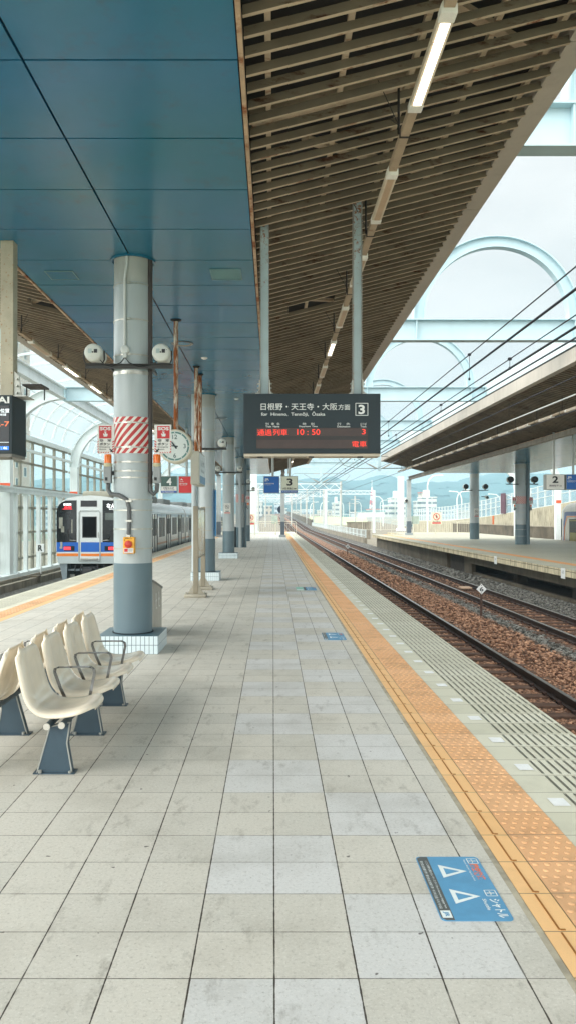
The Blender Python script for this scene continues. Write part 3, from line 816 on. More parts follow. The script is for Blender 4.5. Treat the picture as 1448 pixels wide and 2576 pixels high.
# ------------------------------------------------------------------ portal frames over the tracks
def portal(Y, right, label):
    t = thing('portal_frame', (5.89, Y, 6.3), label, 'frame', 'pale steel frames across the tracks')
    def ibeam(x0, x1, nm='beam'):
        m = MB(); m.box(x0, x1, Y-.014, Y+.014, 6.332, 6.838); m.box(x0, x1, Y-.14, Y+.14, 6.30, 6.332); m.box(x0, x1, Y-.14, Y+.14, 6.838, 6.87)
        x = x0 + .02
        for x in [v for v in (-8.3, -3.7, 1.2, 3.78, 7.96, x1-.03) if x0 < v < x1]: m.box(x-.012, x+.012, Y-.125, Y+.125, 6.332, 6.838)
        m.build(nm, STEEL, t)
    ibeam(-8.4, 8.55)
    m = MB(); m.arc(5.89, 6.871, 1.93, 2.17, 0, math.pi, Y-.013, Y+.013, 40); m.arc(5.89, 6.871, 2.17, 2.2, 0, math.pi, Y-.12, Y+.12, 40); m.arc(5.89, 6.871, 1.90, 1.93, 0, math.pi, Y-.12, Y+.12, 40); m.build('arch', STEEL, t)
    for s, xc in ((-1, -8.4),) + (((1, 20.9),) if right else ()):
        a0, a1 = (math.pi, math.pi/2) if s < 0 else (0, math.pi/2)
        m = MB(); m.arc(xc, 4.32, 2.08, 2.52, a0, a1, Y-.014, Y+.014, 20); m.arc(xc, 4.32, 2.52, 2.55, a0, a1, Y-.15, Y+.15, 20); m.arc(xc, 4.32, 2.05, 2.08, a0, a1, Y-.15, Y+.15, 20); m.build('knee_arch', WSTEEL, t)
        xx = xc + s*2.3
        m = MB(); m.bbox(xx-.2, xx+.2, Y-.2, Y+.2, -.95, 4.32, .015); m.build('post', WSTEEL, t)
        m = MB(); m.box(xx-.21, xx+.21, Y-.215, Y-.202, 2.76, 3.0); m.build('marker_plate', M('orange_plate', (226, 92, 50), .5), t)
        if s > 0: ibeam(15, 20.9, 'side_beam')
    return t
for k in range(7):
    Y = 9.5 + 10.3*k
    portal(Y, k >= 5, f'pale blue steel portal with a round arch over the tracks, {ORD[k]} from the camera')
def mid_post(x, y, label):
    t = thing('support_post', (x, y, 0), label, 'post', 'pale posts beyond the canopies')
    MB().bbox(x-.33, x+.33, y-.33, y+.33, .3, 6.3, .02).build('shaft', WSTEEL, t); MB().bbox(x-.5, x+.5, y-.5, y+.5, 0, .3, .03).build('base', WSTEEL, t)
mid_post(-1.82, 71.3, 'wide white post standing behind the far fence of the near platform')
mid_post(14.8, 86.7, 'wide white post standing behind the fence of the opposite platform')

# ------------------------------------------------------------------ glazed wall beside the left track
MULL = M('mullion', (138, 134, 120), .6, var=.12, dirt=.25, rust=.1)
def pane_material(name, tint, alpha, rough):
    m = bpy.data.materials.new(name); t = NT(m)
    a = t.node('ShaderNodeBsdfTransparent'); a.inputs[0].default_value = tint + (1,)
    g = t.node('ShaderNodeBsdfPrincipled'); g.inputs['Base Color'].default_value = (.75, .82, .82, 1); g.inputs['Roughness'].default_value = rough
    x = t.node('ShaderNodeMixShader'); x.inputs[0].default_value = alpha
    t.l.new(a.outputs[0], x.inputs[1]); t.l.new(g.outputs[0], x.inputs[2]); t.l.new(x.outputs[0], t.out.inputs[0]); return m
PANE = pane_material('wall_pane', (.93, .97, .97), .07, .1)
VAULT = pane_material('vault_sheet', (.95, .98, .98), .3, .5)
WX = -11.05
def bay(Y, label):
    t = thing('glazed_wall', (WX, Y, -1), label, 'glass wall', 'bays of the glass wall')
    p = 10.3/6
    for i in range(6):
        y = Y + p*(i+.5); m = MB(); m.box(WX-.06, WX+.06, y-.075, y-.02, -.95, 5.1); m.box(WX-.06, WX+.06, y+.02, y+.075, -.95, 5.1); m.build('mullion', MULL, t)
        y = Y + p*i + (.0 if i else .42)
        m = MB(); m.bbox(-10.58, -10.42, y-.08, y+.08, -.62, 2.62, .01); m.box(-10.64, -10.36, y-.13, y+.13, -.66, -.62); m.box(-10.62, -10.38, y-.12, y+.12, 2.55, 2.62); m.build('post', WSTEEL, t)
    for z in (-.16, .96, 2.05, 2.96, 4.06, 5.08):
        MB().box(WX-.045, WX+.045, Y+.2, Y+10.1, z-.05, z+.05).build('transom', MULL, t)
    m = MB(); m.box(-10.62, -10.38, Y+.05, Y+10.25, 2.62, 2.86); m.box(-10.70, -10.30, Y+.05, Y+10.25, 2.80, 2.86); m.build('rail', WSTEEL, t)
    m = MB(); m.box(-10.75, -10.32, Y+.02, Y+10.28, -.80, -.66); m.build('base_rail', WSTEEL, t)
    m = MB(); m.box(-11.2, -10.2, Y, Y+10.3, -1.35, -.80); m.box(-9.95, -9.75, Y, Y+10.3, -1.35, -.86); m.build('kerb', CONC, t)
    MB().box(WX-.008, WX+.008, Y+.1, Y+10.2, -.8, 5.08).build('glass', PANE, t)
    m = MB(); m.box(-11.2, -10.9, Y+.02, Y+10.28, 5.1, 5.3); m.box(-11.0, -10.8, Y+.02, Y+10.28, 4.55, 4.65); m.build('eave_beam', WSTEEL, t)
    m = MB(); m.box(-8.5, -8.25, Y+.15, Y+10.15, 6.36, 6.40); m.box(-8.39, -8.36, Y+.15, Y+10.15, 6.40, 6.76); m.box(-8.5, -8.25, Y+.15, Y+10.15, 6.76, 6.80); m.build('edge_beam', WSTEEL, t)
    for i in range(1, 6):
        y = Y + p*i; m = MB(); m.arc(-8.4, 4.95, 2.50, 2.58, math.pi*.93, math.pi*.5, y-.03, y+.03, 18); m.build('rib', WSTEEL, t)
    for a in (.60, .72, .84):
        c, s = math.cos(math.pi*a), math.sin(math.pi*a); m = MB(); m.bar((-8.4+2.53*c, Y, 4.95+2.53*s), (-8.4+2.53*c, Y+10.3, 4.95+2.53*s), .035, .035); m.build('purlin', WSTEEL, t)
    m = MB(); n = 12; vs = []
    for i in range(n+1):
        a = math.pi*(.95 - .45*i/n); vs += [(-8.4+2.6*math.cos(a), Y, 4.95+2.6*math.sin(a)), (-8.4+2.6*math.cos(a), Y+10.3, 4.95+2.6*math.sin(a))]
    m.add(vs, [(2*i, 2*i+1, 2*i+3, 2*i+2) for i in range(n)], 0, True); m.build('roof_glass', VAULT, t)
    return t
b0 = bay(19.8, 'bay of white framed glass wall at the left edge, nearest the camera')
for k, l in ((1, 'bay of glass wall with white posts behind the front of the blue striped train'), (2, 'tall glass wall bay with an arched roof beyond the train front'), (3, 'glass wall bay further along behind the train cars'), (4, 'farthest glass wall bay behind the train')):
    copy_tree(b0, (WX, 19.8+10.3*k, -1), l)
# ------------------------------------------------------------------ signs and fittings of the near platform
def front(Y): return lambda a, b: (a, Y, b)                     # lettering facing the camera
def eastf(X): return lambda a, b: (X, a, b)                     # lettering facing +X
SIGND = M('sign_slate', (34, 48, 54), .6, var=.06, vs=2)
LETW = M('letter_white', (228, 230, 226), .5, var=.02)
LED = EM('led_red', (255, 58, 40), .55)
LEDBG = M('led_panel', (62, 44, 38), .35, var=.15, vs=6)
LEDBD = M('led_panel_dark', (40, 36, 34), .4)
HBEAM = M('hbeam', (186, 204, 208), .5, var=.08, rust=.3, rs=30, rcol=(120, 74, 40), zr=(3.2, 5.2))
HEDGE = M('hbeam_edge', (150, 152, 146), .5, var=.1, rust=.5, rs=26, rcol=(110, 66, 36))
def hpost(parent, x, y, z0, z1, w_=.102):
    m = MB(); m.box(x-w_/2+.008, x+w_/2-.008, y-.004, y+.004, z0, z1, 0); m.box(x-w_/2, x-w_/2+.008, y-.05, y+.05, z0, z1, 1); m.box(x+w_/2-.008, x+w_/2, y-.05, y+.05, z0, z1, 1)
    return m.build('hanger_post', [HBEAM, HEDGE], parent)
BY = 8.4
t = thing('departure_board', (.44, BY+.15, 2.34), 'dark slate hanging departure board with red LED times and a boxed number 3', 'departure board')
m = MB(); m.bbox(-.33, 1.206, BY, BY+.30, 2.36, 3.035, .008); m.build('case', SIGND, t)
m = MB(); m.box(-.325, 1.201, BY+.012, BY+.29, 2.33, 2.36, 0)
for a in (-.14, .43, .98): m.box(a-.03, a+.03, BY+.02, BY+.06, 2.318, 2.33, 1)
m.box(-.26, -.02, BY+.02, BY+.26, 2.326, 2.33, 2); m.box(.02, .38, BY+.02, BY+.26, 2.326, 2.33, 2)
m.build('underside', [M('sign_under', (196, 184, 164), .5), BLACK, M('slot', (150, 140, 122), .6)], t)
zx = lambda v: -.33 + (v-60)*.0011665
zy = lambda v: 3.035 - (v-62)*.001168
def bt(s, x0, x1, y0, y1, mat, name='lettering', bold=.012, y=BY-.0025):
    m = MB(); text_into(m, s, zx(x0), zx(x1), zy(y1), zy(y0), front(y), bold); return m.build(name, mat, t, fix=False)
bt('日根野・天王寺・大阪', 229, 960, 155, 222, LETW, bold=.004); bt('方面', 969, 1083, 166, 220, LETW, bold=.004)
bt('for  Hineno,  Tennōji,  Ōsaka', 232, 843, 236, 285, LETW, bold=.01)
m = MB()
for a in ((1135, 1257, 153, 159), (1135, 1257, 269, 275), (1135, 1141, 153, 275), (1251, 1257, 153, 275)): m.box(zx(a[0]), zx(a[1]), BY-.004, BY, zy(a[3]), zy(a[2]))
m.build('number_frame', LETW, t); bt('3', 1163, 1225, 170, 261, LETW, bold=.03)
for s, e, a in (('列  車  名', 'Train  Name', (275, 408)), ('行    先', 'Destination', (960, 1083)), ('のりば', 'Track', (1182, 1241))):
    bt(s, a[0], a[1], 343, 366, LETW, bold=.0); bt(e, a[0], a[1], 370, 388, LETW, bold=.012)
bt('時    刻', 628, 738, 343, 366, LETW, bold=.0); bt('Departure  Time', 592, 770, 370, 390, LETW, bold=.012)
m = MB(); m.box(zx(187), zx(1253), BY-.003, BY+.001, zy(470), zy(395), 0); m.box(zx(187), zx(1253), BY-.002, BY+.001, zy(508), zy(470), 1); m.box(zx(187), zx(1253), BY-.003, BY+.001, zy(590), zy(508), 0)
m.box(zx(184), zx(1256), BY-.006, BY, zy(395), zy(392), 1); m.box(zx(184), zx(1256), BY-.006, BY, zy(593), zy(590), 1); m.box(zx(184), zx(187), BY-.006, BY, zy(593), zy(392), 1); m.box(zx(1253), zx(1256), BY-.006, BY, zy(593), zy(392), 1)
m.build('screen', [LEDBG, LEDBD], t)
for s, a in (('通過', (195, 335, 407, 467)), ('列車', (346, 484, 405, 465)), ('10 : 50', (575, 795, 405, 460)), ('3', (1196, 1232, 405, 454)), ('電車', (1103, 1240, 520, 576))):
    bt(s, *a, LED, 'led_text', .0, BY-.0045)
for i, x in enumerate((-.092, .958)):
    hpost(t, x, BY+.12, 3.035, ZC + .14 + .25*(x+.235))
    m = MB()
    for s in (-1, 1):
        m.prism([(x+s*.052, 3.035), (x+s*.066, 3.035), (x+s*.060, 3.20), (x+s*.052, 3.20)], BY+.05, BY+.19, 'y'); m.box(x+s*.052, x+s*.10, BY+.03, BY+.2, 3.035, 3.047)
        for z in (3.06, 3.11, 3.16): m.cyl((x+s*.05, BY+.09, z), (x+s*.084, BY+.09, z), .009, 8); m.cyl((x+s*.07, BY+.05, 3.047), (x+s*.07, BY+.05, 3.066), .011, 8)
    m.build('bolted_bracket', M('bolt_steel', (190, 190, 182), .45, .4, rust=.25), t)

# left hanging information screen, cut by the edge of the photo
t = thing('information_screen', (-3.5, BY+.25, 2.34), 'dark hanging information screen with orange platform text at the left edge', 'information screen')
m = MB(); m.bbox(-4.55, -2.925, BY, BY+.48, 2.36, 3.02, .01); m.build('case', SIGND, t)
m = MB(); m.box(-4.54, -2.935, BY+.012, BY+.47, 2.325, 2.36); m.cyl((-2.98, BY+.1, 2.33), (-2.98, BY+.1, 2.305), .02, 10); m.build('underside', M('screen_under', (120, 118, 112), .5), t)
m = MB(); m.box(-4.45, -2.96, BY-.004, BY, 2.40, 2.90); m.build('screen', M('screen_black', (14, 17, 20), .12, var=.2), t)
def lt(s, x0, x1, z0, z1, mat, bold=.012): m = MB(); text_into(m, s, x0, x1, z0, z1, front(BY-.006), bold); m.build('lettering', mat, t, fix=False)
lt('NANKAI', -3.50, -2.955, 2.925, 3.0, LETW, .03)
SCW = EM('screen_white', (226, 236, 238), .75)
lt('乗車位置', -3.16, -2.955, 2.82, 2.865, SCW); lt('上车位置', -3.08, -2.99, 2.785, 2.81, SCW); lt('○ 02-7', -3.3, -2.955, 2.665, 2.725, EM('screen_orange', (214, 104, 62), .7))
m = MB(); m.box(-4.45, -2.96, BY-.0055, BY-.004, 2.485, 2.489); m.build('screen_line', SCW, t)
m = MB(); m.box(-4.45, -2.96, BY-.0055, BY-.004, 2.40, 2.443); m.build('clock_strip', EM('screen_blue', (36, 108, 200), .7), t)
lt('10 : 46', -3.10, -2.98, 2.408, 2.437, SCW, .01)
m = MB(); m.bbox(-3.14, -2.99, BY+.22, BY+.37, 3.02, ZC, .006); m.build('hanger_post', M('hanger_cream', (182, 174, 152), .55, var=.15, rust=.36, rs=30, rcol=(122, 74, 40)), t)
m = MB(); m.prism([(-2.99, 3.02), (-2.90, 3.02), (-2.93, 3.28), (-2.99, 3.34)], BY+.24, BY+.26, 'y'); m.box(-2.99, -2.80, BY+.1, BY+.4, 3.02, 3.03)
for z in (3.08, 3.16, 3.24): m.cyl((-2.95, BY+.20, z), (-2.95, BY+.27, z), .014, 8)
m.build('bolted_bracket', MATS['bolt_steel'], t)
m = MB(); m.box(-2.88, -2.66, BY+.2, BY+.5, 3.16, 3.18); m.bar((-2.86, BY+.3, 3.03), (-2.86, BY+.3, 3.17), .012, .012); m.bar((-2.70, BY+.45, 3.03), (-2.70, BY+.45, 3.17), .012, .012); m.build('cover_plate', RODD, t)

# SOS signs, beacons, alarm button on the nearest column
RED = M('sign_red', (196, 44, 46), .4, var=.03)
INK = M('ink_black', (34, 36, 38), .5)
def sos(x0, x1, z0, z1, Y, s, label, detail=True):
    t = thing('emergency_sign', ((x0+x1)/2, Y, z0), label, 'sign', 'SOS emergency button signs')
    W = x1-x0; Hh = z1-z0
    m = MB(); m.bbox(x0, x1, Y, Y+.012, z0, z1, .004); m.build('plate', M('plate_white', (226, 226, 220), .45, var=.03), t)
    X = lambda u: x0 + u*W if s < 0 else x1 - u*W
    Xn = lambda a, b: (min(X(a), X(b)), max(X(a), X(b)))
    Z = lambda v: z1 - v*Hh
    xa, xb = Xn(.10, .83)
    m = MB(); m.box(xa, xb, Y-.0015, Y, Z(.48), Z(.05)); m.build('red_panel', RED, t)
    if detail:
        f = front(Y-.003)
        m = MB(); text_into(m, 'SOS', xa+W*.05, xb-W*.05, Z(.20), Z(.085), f, .04)
        cx = (xa+xb)/2
        hand = [(-.075, -.125), (.085, -.125), (.115, -.02), (.10, .035), (.03, .04), (.025, .13), (-.022, .13), (-.025, -.01), (-.075, .045), (-.11, .03), (-.075, -.05)]
        m.add([f(cx + a*W*1.25, Z(.335) + b*W*1.05) for a, b in hand], [tuple(range(len(hand)))])
        m.ring((cx+.002*W, Y-.003, Z(.335)+.137*W), .045*W, .018*W, 'y', 20, .001)
        m.build('lettering', LETW, t, fix=False)
        m = MB(); text_into(m, '非   常', xa+W*.03, xb-W*.02, Z(.60), Z(.50), f, .02); text_into(m, 'ボタン', xa+W*.03, xb-W*.08, Z(.72), Z(.625), f, .03)
        text_into(m, 'Emergency', xa+W*.03, xb-W*.08, Z(.81), Z(.745), f, .012); text_into(m, 'Button', xa+W*.03, xa+W*.42, Z(.875), Z(.83), f, .012)
        ax = X(.80)
        q = 1 if s < 0 else -1
        ar = [(-.11, .10), (-.06, .14), (.03, .05), (.07, .10), (.12, -.09), (-.07, -.05), (-.02, -.01)]
        m.add([f(ax + q*a*W, Z(.905) + b*W*1.0) for a, b in ar], [tuple(range(len(ar)))])
        m.build('lettering', INK, t, fix=False)
        m = MB()
        for i in range(5): v = .55 + i*.085; a, b_ = .875, .985; m.add([f(X(a), Z(v+.035)), f(X(b_), Z(v)), f(X(b_), Z(v+.045)), f(X(a), Z(v+.08))], [(0,1,2,3)])
        for i in range(5): u = .03 + i*.14; m.add([f(X(u), Z(.985)), f(X(u+.05), Z(.985)), f(X(u+.11), Z(.94)), f(X(u+.06), Z(.94))], [(0,1,2,3)])
        for i in range(5): v = .55 + i*.085; m.add([f(X(.012), Z(v+.035)), f(X(.075), Z(v)), f(X(.075), Z(v+.045)), f(X(.012), Z(v+.08))], [(0,1,2,3)])
        m.build('hatching', RED, t, fix=False)
    m = MB()
    for v in (.25, .8): m.box(min(X(.95), X(1.12)), max(X(.95), X(1.12)), Y+.012, Y+.03, Z(v)-.012, Z(v)+.012)
    m.build('bracket', STRAP, t)
    return t
sos(-2.155, -1.945, 2.428, 2.785, 9.2, -1, 'white and red SOS emergency sign left of the striped wrap, its arrow pointing down right')
sos(-1.455, -1.245, 2.428, 2.785, 9.2, 1, 'white and red SOS emergency sign between the striped wrap and the clock')
sos(-2.30, -2.08, 2.40, 2.78, 40.2, -1, 'small SOS sign on the fourth round column, left of its wrap', True)
sos(-1.44, -1.22, 2.40, 2.78, 40.2, 1, 'small SOS sign on the fourth round column, right of its wrap', True)
sos(14.2, 14.45, 2.40, 2.82, 44.4, -1, 'red SOS sign left of the striped wrap on the opposite platform', True)
sos(15.17, 15.42, 2.40, 2.82, 44.4, 1, 'red SOS sign right of the striped wrap on the opposite platform', True)
AMB = M('beacon_amber', (244, 120, 30), .2, var=.1, coat=.4)
def beacon(x, y, z, label, s=1):
    t = thing('warning_beacon', (x, y, z), label, 'beacon', 'orange warning beacons')
    MB().lathe([(.046, .245), (.046, .34), (.04, .355), (.001, .358)], (x, y, z), 'z', 22).build('lens', AMB, t)
    MB().lathe([(.05, .20), (.05, .246), (.001, .246)], (x, y, z), 'z', 22).build('collar', M('beacon_collar', (196, 186, 150), .5), t)
    m = MB(); m.bbox(x-.045, x+.045, y-.045, y+.05, z, z+.205, .008); m.bbox(x-s*.045-.006, x-s*.045+.006, y-.02, y+.03, z+.08, z+.13, .004); m.build('body', M('beacon_grey', (150, 154, 154), .45, var=.06), t)
    m = MB(); m.box(x-.026, x+.005, y-.047, y-.045, z+.03, z+.07); m.build('label_plate', INK, t)
    m = MB(); m.box(min(x, x+s*.12), max(x, x+s*.12), y+.03, y+.05, z+.10, z+.15); m.build('bracket', RODD, t)
beacon(-2.03, 9.22, 2.065, 'orange beacon on a grey box under the left SOS sign'); beacon(-1.425, 9.22, 2.065, 'orange beacon on a grey box under the right SOS sign', -1)
beacon(-2.2, 40.2, 2.05, 'tiny orange beacon on the left of the fourth column'); beacon(-1.32, 40.2, 2.05, 'tiny orange beacon on the right of the fourth column', -1)
beacon(14.33, 44.4, 2.02, 'orange beacon under the left SOS sign of the opposite platform'); beacon(15.3, 44.4, 2.02, 'orange beacon under the right SOS sign of the opposite platform', -1)
t = thing('alarm_button', (-1.735, 9.05, 1.2), 'yellow emergency box with a round red push button on the nearest column', 'alarm button')
m = MB(); m.bbox(-1.80, -1.665, 9.0, 9.095, 1.205, 1.405, .008); m.build('box', M('alarm_yellow', (240, 172, 40), .4, var=.04), t)
m = MB(); m.lathe([(.046, 0), (.044, -.02), (.032, -.022), (.030, -.034), (.001, -.038)], (-1.735, 9.0, 1.318), 'y', 28); m.build('button', M('alarm_red', (200, 54, 36), .3), t)
f = front(8.997)
m = MB(); m.box(-1.79, -1.676, 8.998, 9.0, 1.212, 1.272, 0); m.box(-1.784, -1.742, 8.9965, 8.998, 1.228, 1.266, 1)
for i in range(7): m.box(-1.79+.0165*i, -1.782+.0165*i, 8.9965, 8.998, 1.213, 1.219, 1)
for i in range(3): m.box(-1.735, -1.685, 8.9965, 8.998, 1.234+i*.011, 1.237+i*.011, 2)
m.build('notice', [MATS['plate_white'], RED, INK], t)
m = MB(); text_into(m, '非常ボタン', -1.775, -1.69, 1.382, 1.398, f, .01); text_into(m, '押', -1.79, -1.775, 1.362, 1.378, f, .01); m.build('lettering', INK, t, fix=False)

# loudspeakers
SPK = M('speaker_white', (214, 216, 208), .45, var=.05)
def speaker(x, y, z, label):
    t = thing('loudspeaker', (x, y, z), label, 'loudspeaker', 'round white loudspeakers')
    m = MB(); m.lathe([(.001, -.075), (.085, -.073), (.098, -.066), (.107, -.05), (.112, -.01), (.112, .03), (.095, .06), (.06, .085), (.055, .16), (.10, .22), (.105, .23)], (x, y, z+.13), 'y', 30); m.build('body', SPK, t)
    m = MB(); m.box(x-.055, x-.012, y-.079, y-.0745, z+.115, z+.17, 0); m.box(x+.015, x+.055, y-.079, y-.0745, z+.12, z+.165, 1); m.cyl((x, y-.078, z+.13), (x, y-.074, z+.13), .01, 10, 1)
    m.build('label_plate', [M('plate_pale', (176, 190, 188), .4), INK], t)
    m = MB(); m.tube([(x-.122, y, z+.16), (x-.124, y, z+.05), (x-.10, y, z+.006), (x+.10, y, z+.006), (x+.124, y, z+.05), (x+.122, y, z+.16)], .009, 8); m.build('yoke', RODD, t)
    return t
def spk_arm(x, y, z, w_, label):
    t = thing('speaker_bracket', (x, y, z), label, 'bracket', 'black brackets carrying loudspeakers')
    m = MB(); m.box(x-w_, x+w_, y-.29, y-.25, z-.055, z-.047); m.box(x-w_, x+w_, y-.255, y-.245, z-.1, z-.047); m.box(x-.26, x-.24, y-.25, y+.28, z-.09, z-.05); m.box(x+.24, x+.26, y-.25, y+.28, z-.09, z-.05)
    m.build('arm', M('arm_dark', (58, 58, 56), .5, var=.15, rust=.2), t)
    m = MB(); m.ring((x, y, z-.13), .238, .006, 'z', 44, .03); m.build('clamp', STRAP, t)
spk_arm(XC, 9.33, 3.55, .53, 'dark bracket bar across the nearest round column holding two loudspeakers')
s0 = speaker(-2.16, 9.05, 3.50, 'white round loudspeaker left of the nearest column')
copy_tree(s0, (-1.345, 9.05, 3.50), 'white round loudspeaker right of the nearest column, beside the clock pole')
for (y, lb) in ((19.6, 'second'), (29.9, 'third'), (40.4, 'fourth'), (50.7, 'fifth')):
    spk_arm(XC, y, 3.48, .55, f'dark speaker bracket on the {lb} round column')
    for s, q in ((-.43, 'left'), (.43, 'right')): copy_tree(s0, (XC+s, y-.28, 3.43), f'small loudspeaker on the {q} end of the bracket of the {lb} round column')
DCAM = M('speaker_dark', (40, 42, 46), .4)
for x, y, lb in ((14.8, 44.7, 'striped'), (14.8, 55.0, 'plain')):
    spk_arm(x, y, 3.66, .95, f'dark speaker bracket on the {lb} round column across the tracks')
    for s, q in ((-.72, 'left'), (.72, 'right')):
        t = thing('horn_speaker', (x+s, y-.2, 3.8), f'dark mouthed round speaker on the {q} of the {lb} column across the tracks', 'loudspeaker', 'dark mouthed speakers across the tracks')
        MB().lathe([(.19, -.2), (.20, -.1), (.18, .1), (.001, .14)], (x+s, y-.2, 3.86), 'y', 22).build('body', SPK, t); MB().lathe([(.001, -.15), (.15, -.16), (.185, -.2)], (x+s, y-.2, 3.86), 'y', 22).build('mouth', DCAM, t)
        m = MB(); m.box(x+s-.03, x+s+.03, y-.25, y-.15, 3.6, 3.70); m.build('mount', RODD, t)
t = thing('security_camera', (11.9, 67.6, 3.0), 'small dark camera on the square column of the opposite platform', 'camera')
m = MB(); m.cyl((12.0, 67.3, 3.1), (12.0, 67.7, 3.12), .16, 14); m.build('body', SPK, t); MB().cyl((12.0, 67.25, 3.1), (12.0, 67.3, 3.1), .13, 14).build('lens', DCAM, t); m = MB(); m.box(11.95, 12.13, 67.6, 67.66, 2.9, 3.0); m.build('mount', RODD, t)
t = thing('security_camera', (15.15, 54.5, 3.0), 'small camera hanging on the right of the plain column across the tracks', 'camera')
MB().cyl((15.55, 54.3, 3.05), (15.55, 54.6, 3.1), .12, 14).build('body', SPK, t); MB().cyl((15.55, 54.25, 3.05), (15.55, 54.3, 3.05), .10, 14).build('lens', DCAM, t); MB().box(15.2, 15.5, 54.55, 54.62, 3.1, 3.15).build('mount', RODD, t)

# clock
POLE = M('rusty_pole', (216, 208, 190), .6, var=.08, rust=.86, rcol=(112, 62, 28), rs=3.2, stretch=(6, 6, 1.3))
CY = 12.1; CX, CZ = -1.563, 2.78
t = thing('platform_clock', (CX, CY, CZ), 'round white platform clock hung on a rusty pole beside the SOS sign', 'clock')
m = MB(); m.tube([(CX, CY, ZC-.03), (CX, CY, CZ+.27)], .037, 16); m.build('pole', POLE, t)
MB().lathe([(.09, 0), (.085, -.015), (.04, -.03)], (CX, CY, ZC), 'z', 24).build('rose', BLACK, t)
m = MB(); m.lathe([(.001, -.15), (.245, -.15), (.265, -.145), (.272, -.12), (.272, .12), (.265, .145), (.245, .15), (.001, .15)], (CX, CY, CZ), 'y', 48); m.build('case', M('clock_case', (214, 208, 188), .45, var=.05), t)
FY = CY - .152
m = MB(); m.lathe([(.001, 0), (.242, 0)], (CX, FY, CZ), 'y', 48); m.build('dial', M('clock_dial', (222, 230, 226), .4, var=.02), t)
m = MB(); m.ring((CX, FY-.001, CZ), .205, .026, 'y', 60, .002); m.build('minute_ring', M('clock_green', (96, 138, 132), .5), t)
m = MB()
for i in range(12):
    a = i*math.pi/6; m.lathe([(.001, 0), (.010, 0)], (CX+.218*math.sin(a), FY-.003, CZ+.218*math.cos(a)), 'y', 10)
m.build('hour_dots', LETW, t)
f = front(FY-.002); m = MB()
for s, a, b_ in (('12', 0, .148), ('3', .158, 0), ('6', 0, -.152), ('9', -.158, 0)): text_into(m, s, CX+a-.036*len(s)*.8, CX+a+.036*len(s)*.8, CZ+b_-.036, CZ+b_+.036, f, .01, keep=True)
m.build('numerals', M('clock_ink', (84, 108, 108), .5), t, fix=False)
def hand(ang, L, w_, q):
    d = (math.sin(ang), math.cos(ang)); n = (d[1], -d[0]); m = MB()
    m.add([(CX - d[0]*.05 + n[0]*w_, FY-q, CZ - d[1]*.05 + n[1]*w_), (CX - d[0]*.05 - n[0]*w_, FY-q, CZ - d[1]*.05 - n[1]*w_), (CX + d[0]*L - n[0]*w_*.6, FY-q, CZ + d[1]*L - n[1]*w_*.6), (CX + d[0]*L + n[0]*w_*.6, FY-q, CZ + d[1]*L + n[1]*w_*.6)], [(0,1,2,3)])
    m.build('hand', M('hand_ink', (44, 58, 64), .5), t)
hand(2*math.pi*46/60, .19, .010, .005); hand(2*math.pi*(10+46/60)/12, .12, .014, .007)

# lit station name box on twin rusty poles
t = thing('name_sign', (-1.615, 16.25, 2.3), 'long pale box sign hung edge on from two rusty poles behind the clock', 'sign')
m = MB(); m.bbox(-1.71, -1.53, 15.6, 16.95, 2.33, 3.02, .012); m.build('case', M('box_grey', (176, 174, 160), .5, var=.06, dirt=.1), t)
m = MB(); m.box(-1.53, -1.522, 15.66, 16.89, 2.36, 2.99, 0); m.box(-1.522, -1.519, 15.66, 16.89, 2.36, 2.52, 1); m.build('face', [M('face_pale', (222, 230, 230), .35), M('face_blue', (88, 140, 178), .4)], t)
m = MB(); text_into(m, 'りんくうタウン', 15.85, 16.7, 2.72, 2.86, eastf(-1.5185), .015); text_into(m, 'Rinku-Town', 15.95, 16.6, 2.6, 2.67, eastf(-1.5185), .01); m.build('lettering', M('ink_grey', (110, 124, 130), .5), t, fix=False)
for y in (15.85, 16.7):
    m = MB(); m.tube([(-1.62, y, 3.02), (-1.62, y, ZC-.03)], .042, 14); m.build('pole', POLE, t); MB().lathe([(.075, 0), (.07, -.02), (.045, -.04)], (-1.62, y, ZC), 'z', 20).build('rose', BLACK, t)

# free standing information board
BRZ = M('board_bronze', (142, 134, 116), .4, .35, var=.1, vs=3)
t = thing('information_board', (-1.58, 16.2, 0), 'bronze framed standing map board seen edge on beside the second column', 'notice board')
for y in (15.4, 17.0):
    m = MB(); m.bbox(-1.63, -1.53, y-.05, y+.05, .07, 1.87, .006); m.build('post', BRZ, t)
    m = MB(); m.bbox(-1.80, -1.36, y-.19, y+.19, 0, .07, .008)
    for s in (-1, 1): m.prism([(-1.58+s*.05, .07), (-1.58+s*.16, .07), (-1.58+s*.05, .26)], y-.035, y-.025, 'y'); m.prism([(-1.58+s*.05, .07), (-1.58+s*.16, .07), (-1.58+s*.05, .26)], y+.025, y+.035, 'y'); m.cyl((-1.58+s*.18, y-.11, .07), (-1.58+s*.18, y-.11, .105), .016, 8)
    m.build('foot', M('foot_steel', (168, 162, 146), .4, .5, rust=.15), t)
m = MB(); m.bbox(-1.615, -1.545, 15.45, 16.95, .78, 1.84, .005); m.build('panel', BRZ, t)
def map_material():
    mm = bpy.data.materials.new('map_sheet'); tt = NT(mm)
    v = tt.node('ShaderNodeTexVoronoi'); v.feature = 'DISTANCE_TO_EDGE'; v.inputs['Scale'].default_value = 5; tt.l.new(tt.pos(), v.inputs['Vector'])
    n = tt.noise(2.2, 4)
    c = tt.mix(tt.ramp(n, .45, .6), lin((226, 226, 214)), lin((214, 204, 176)))
    c = tt.mix(tt.m('LESS_THAN', v.outputs['Distance'], .03), c, lin((206, 168, 120)))
    tt.bsdf(**{'Base Color': c, 'Roughness': .2}); return mm
MAPM = map_material()
for a, b_ in ((15.5, 16.18), (16.22, 16.9)): MB().box(-1.545, -1.538, a, b_, .83, 1.79).build('map_sheet', MAPM, t)
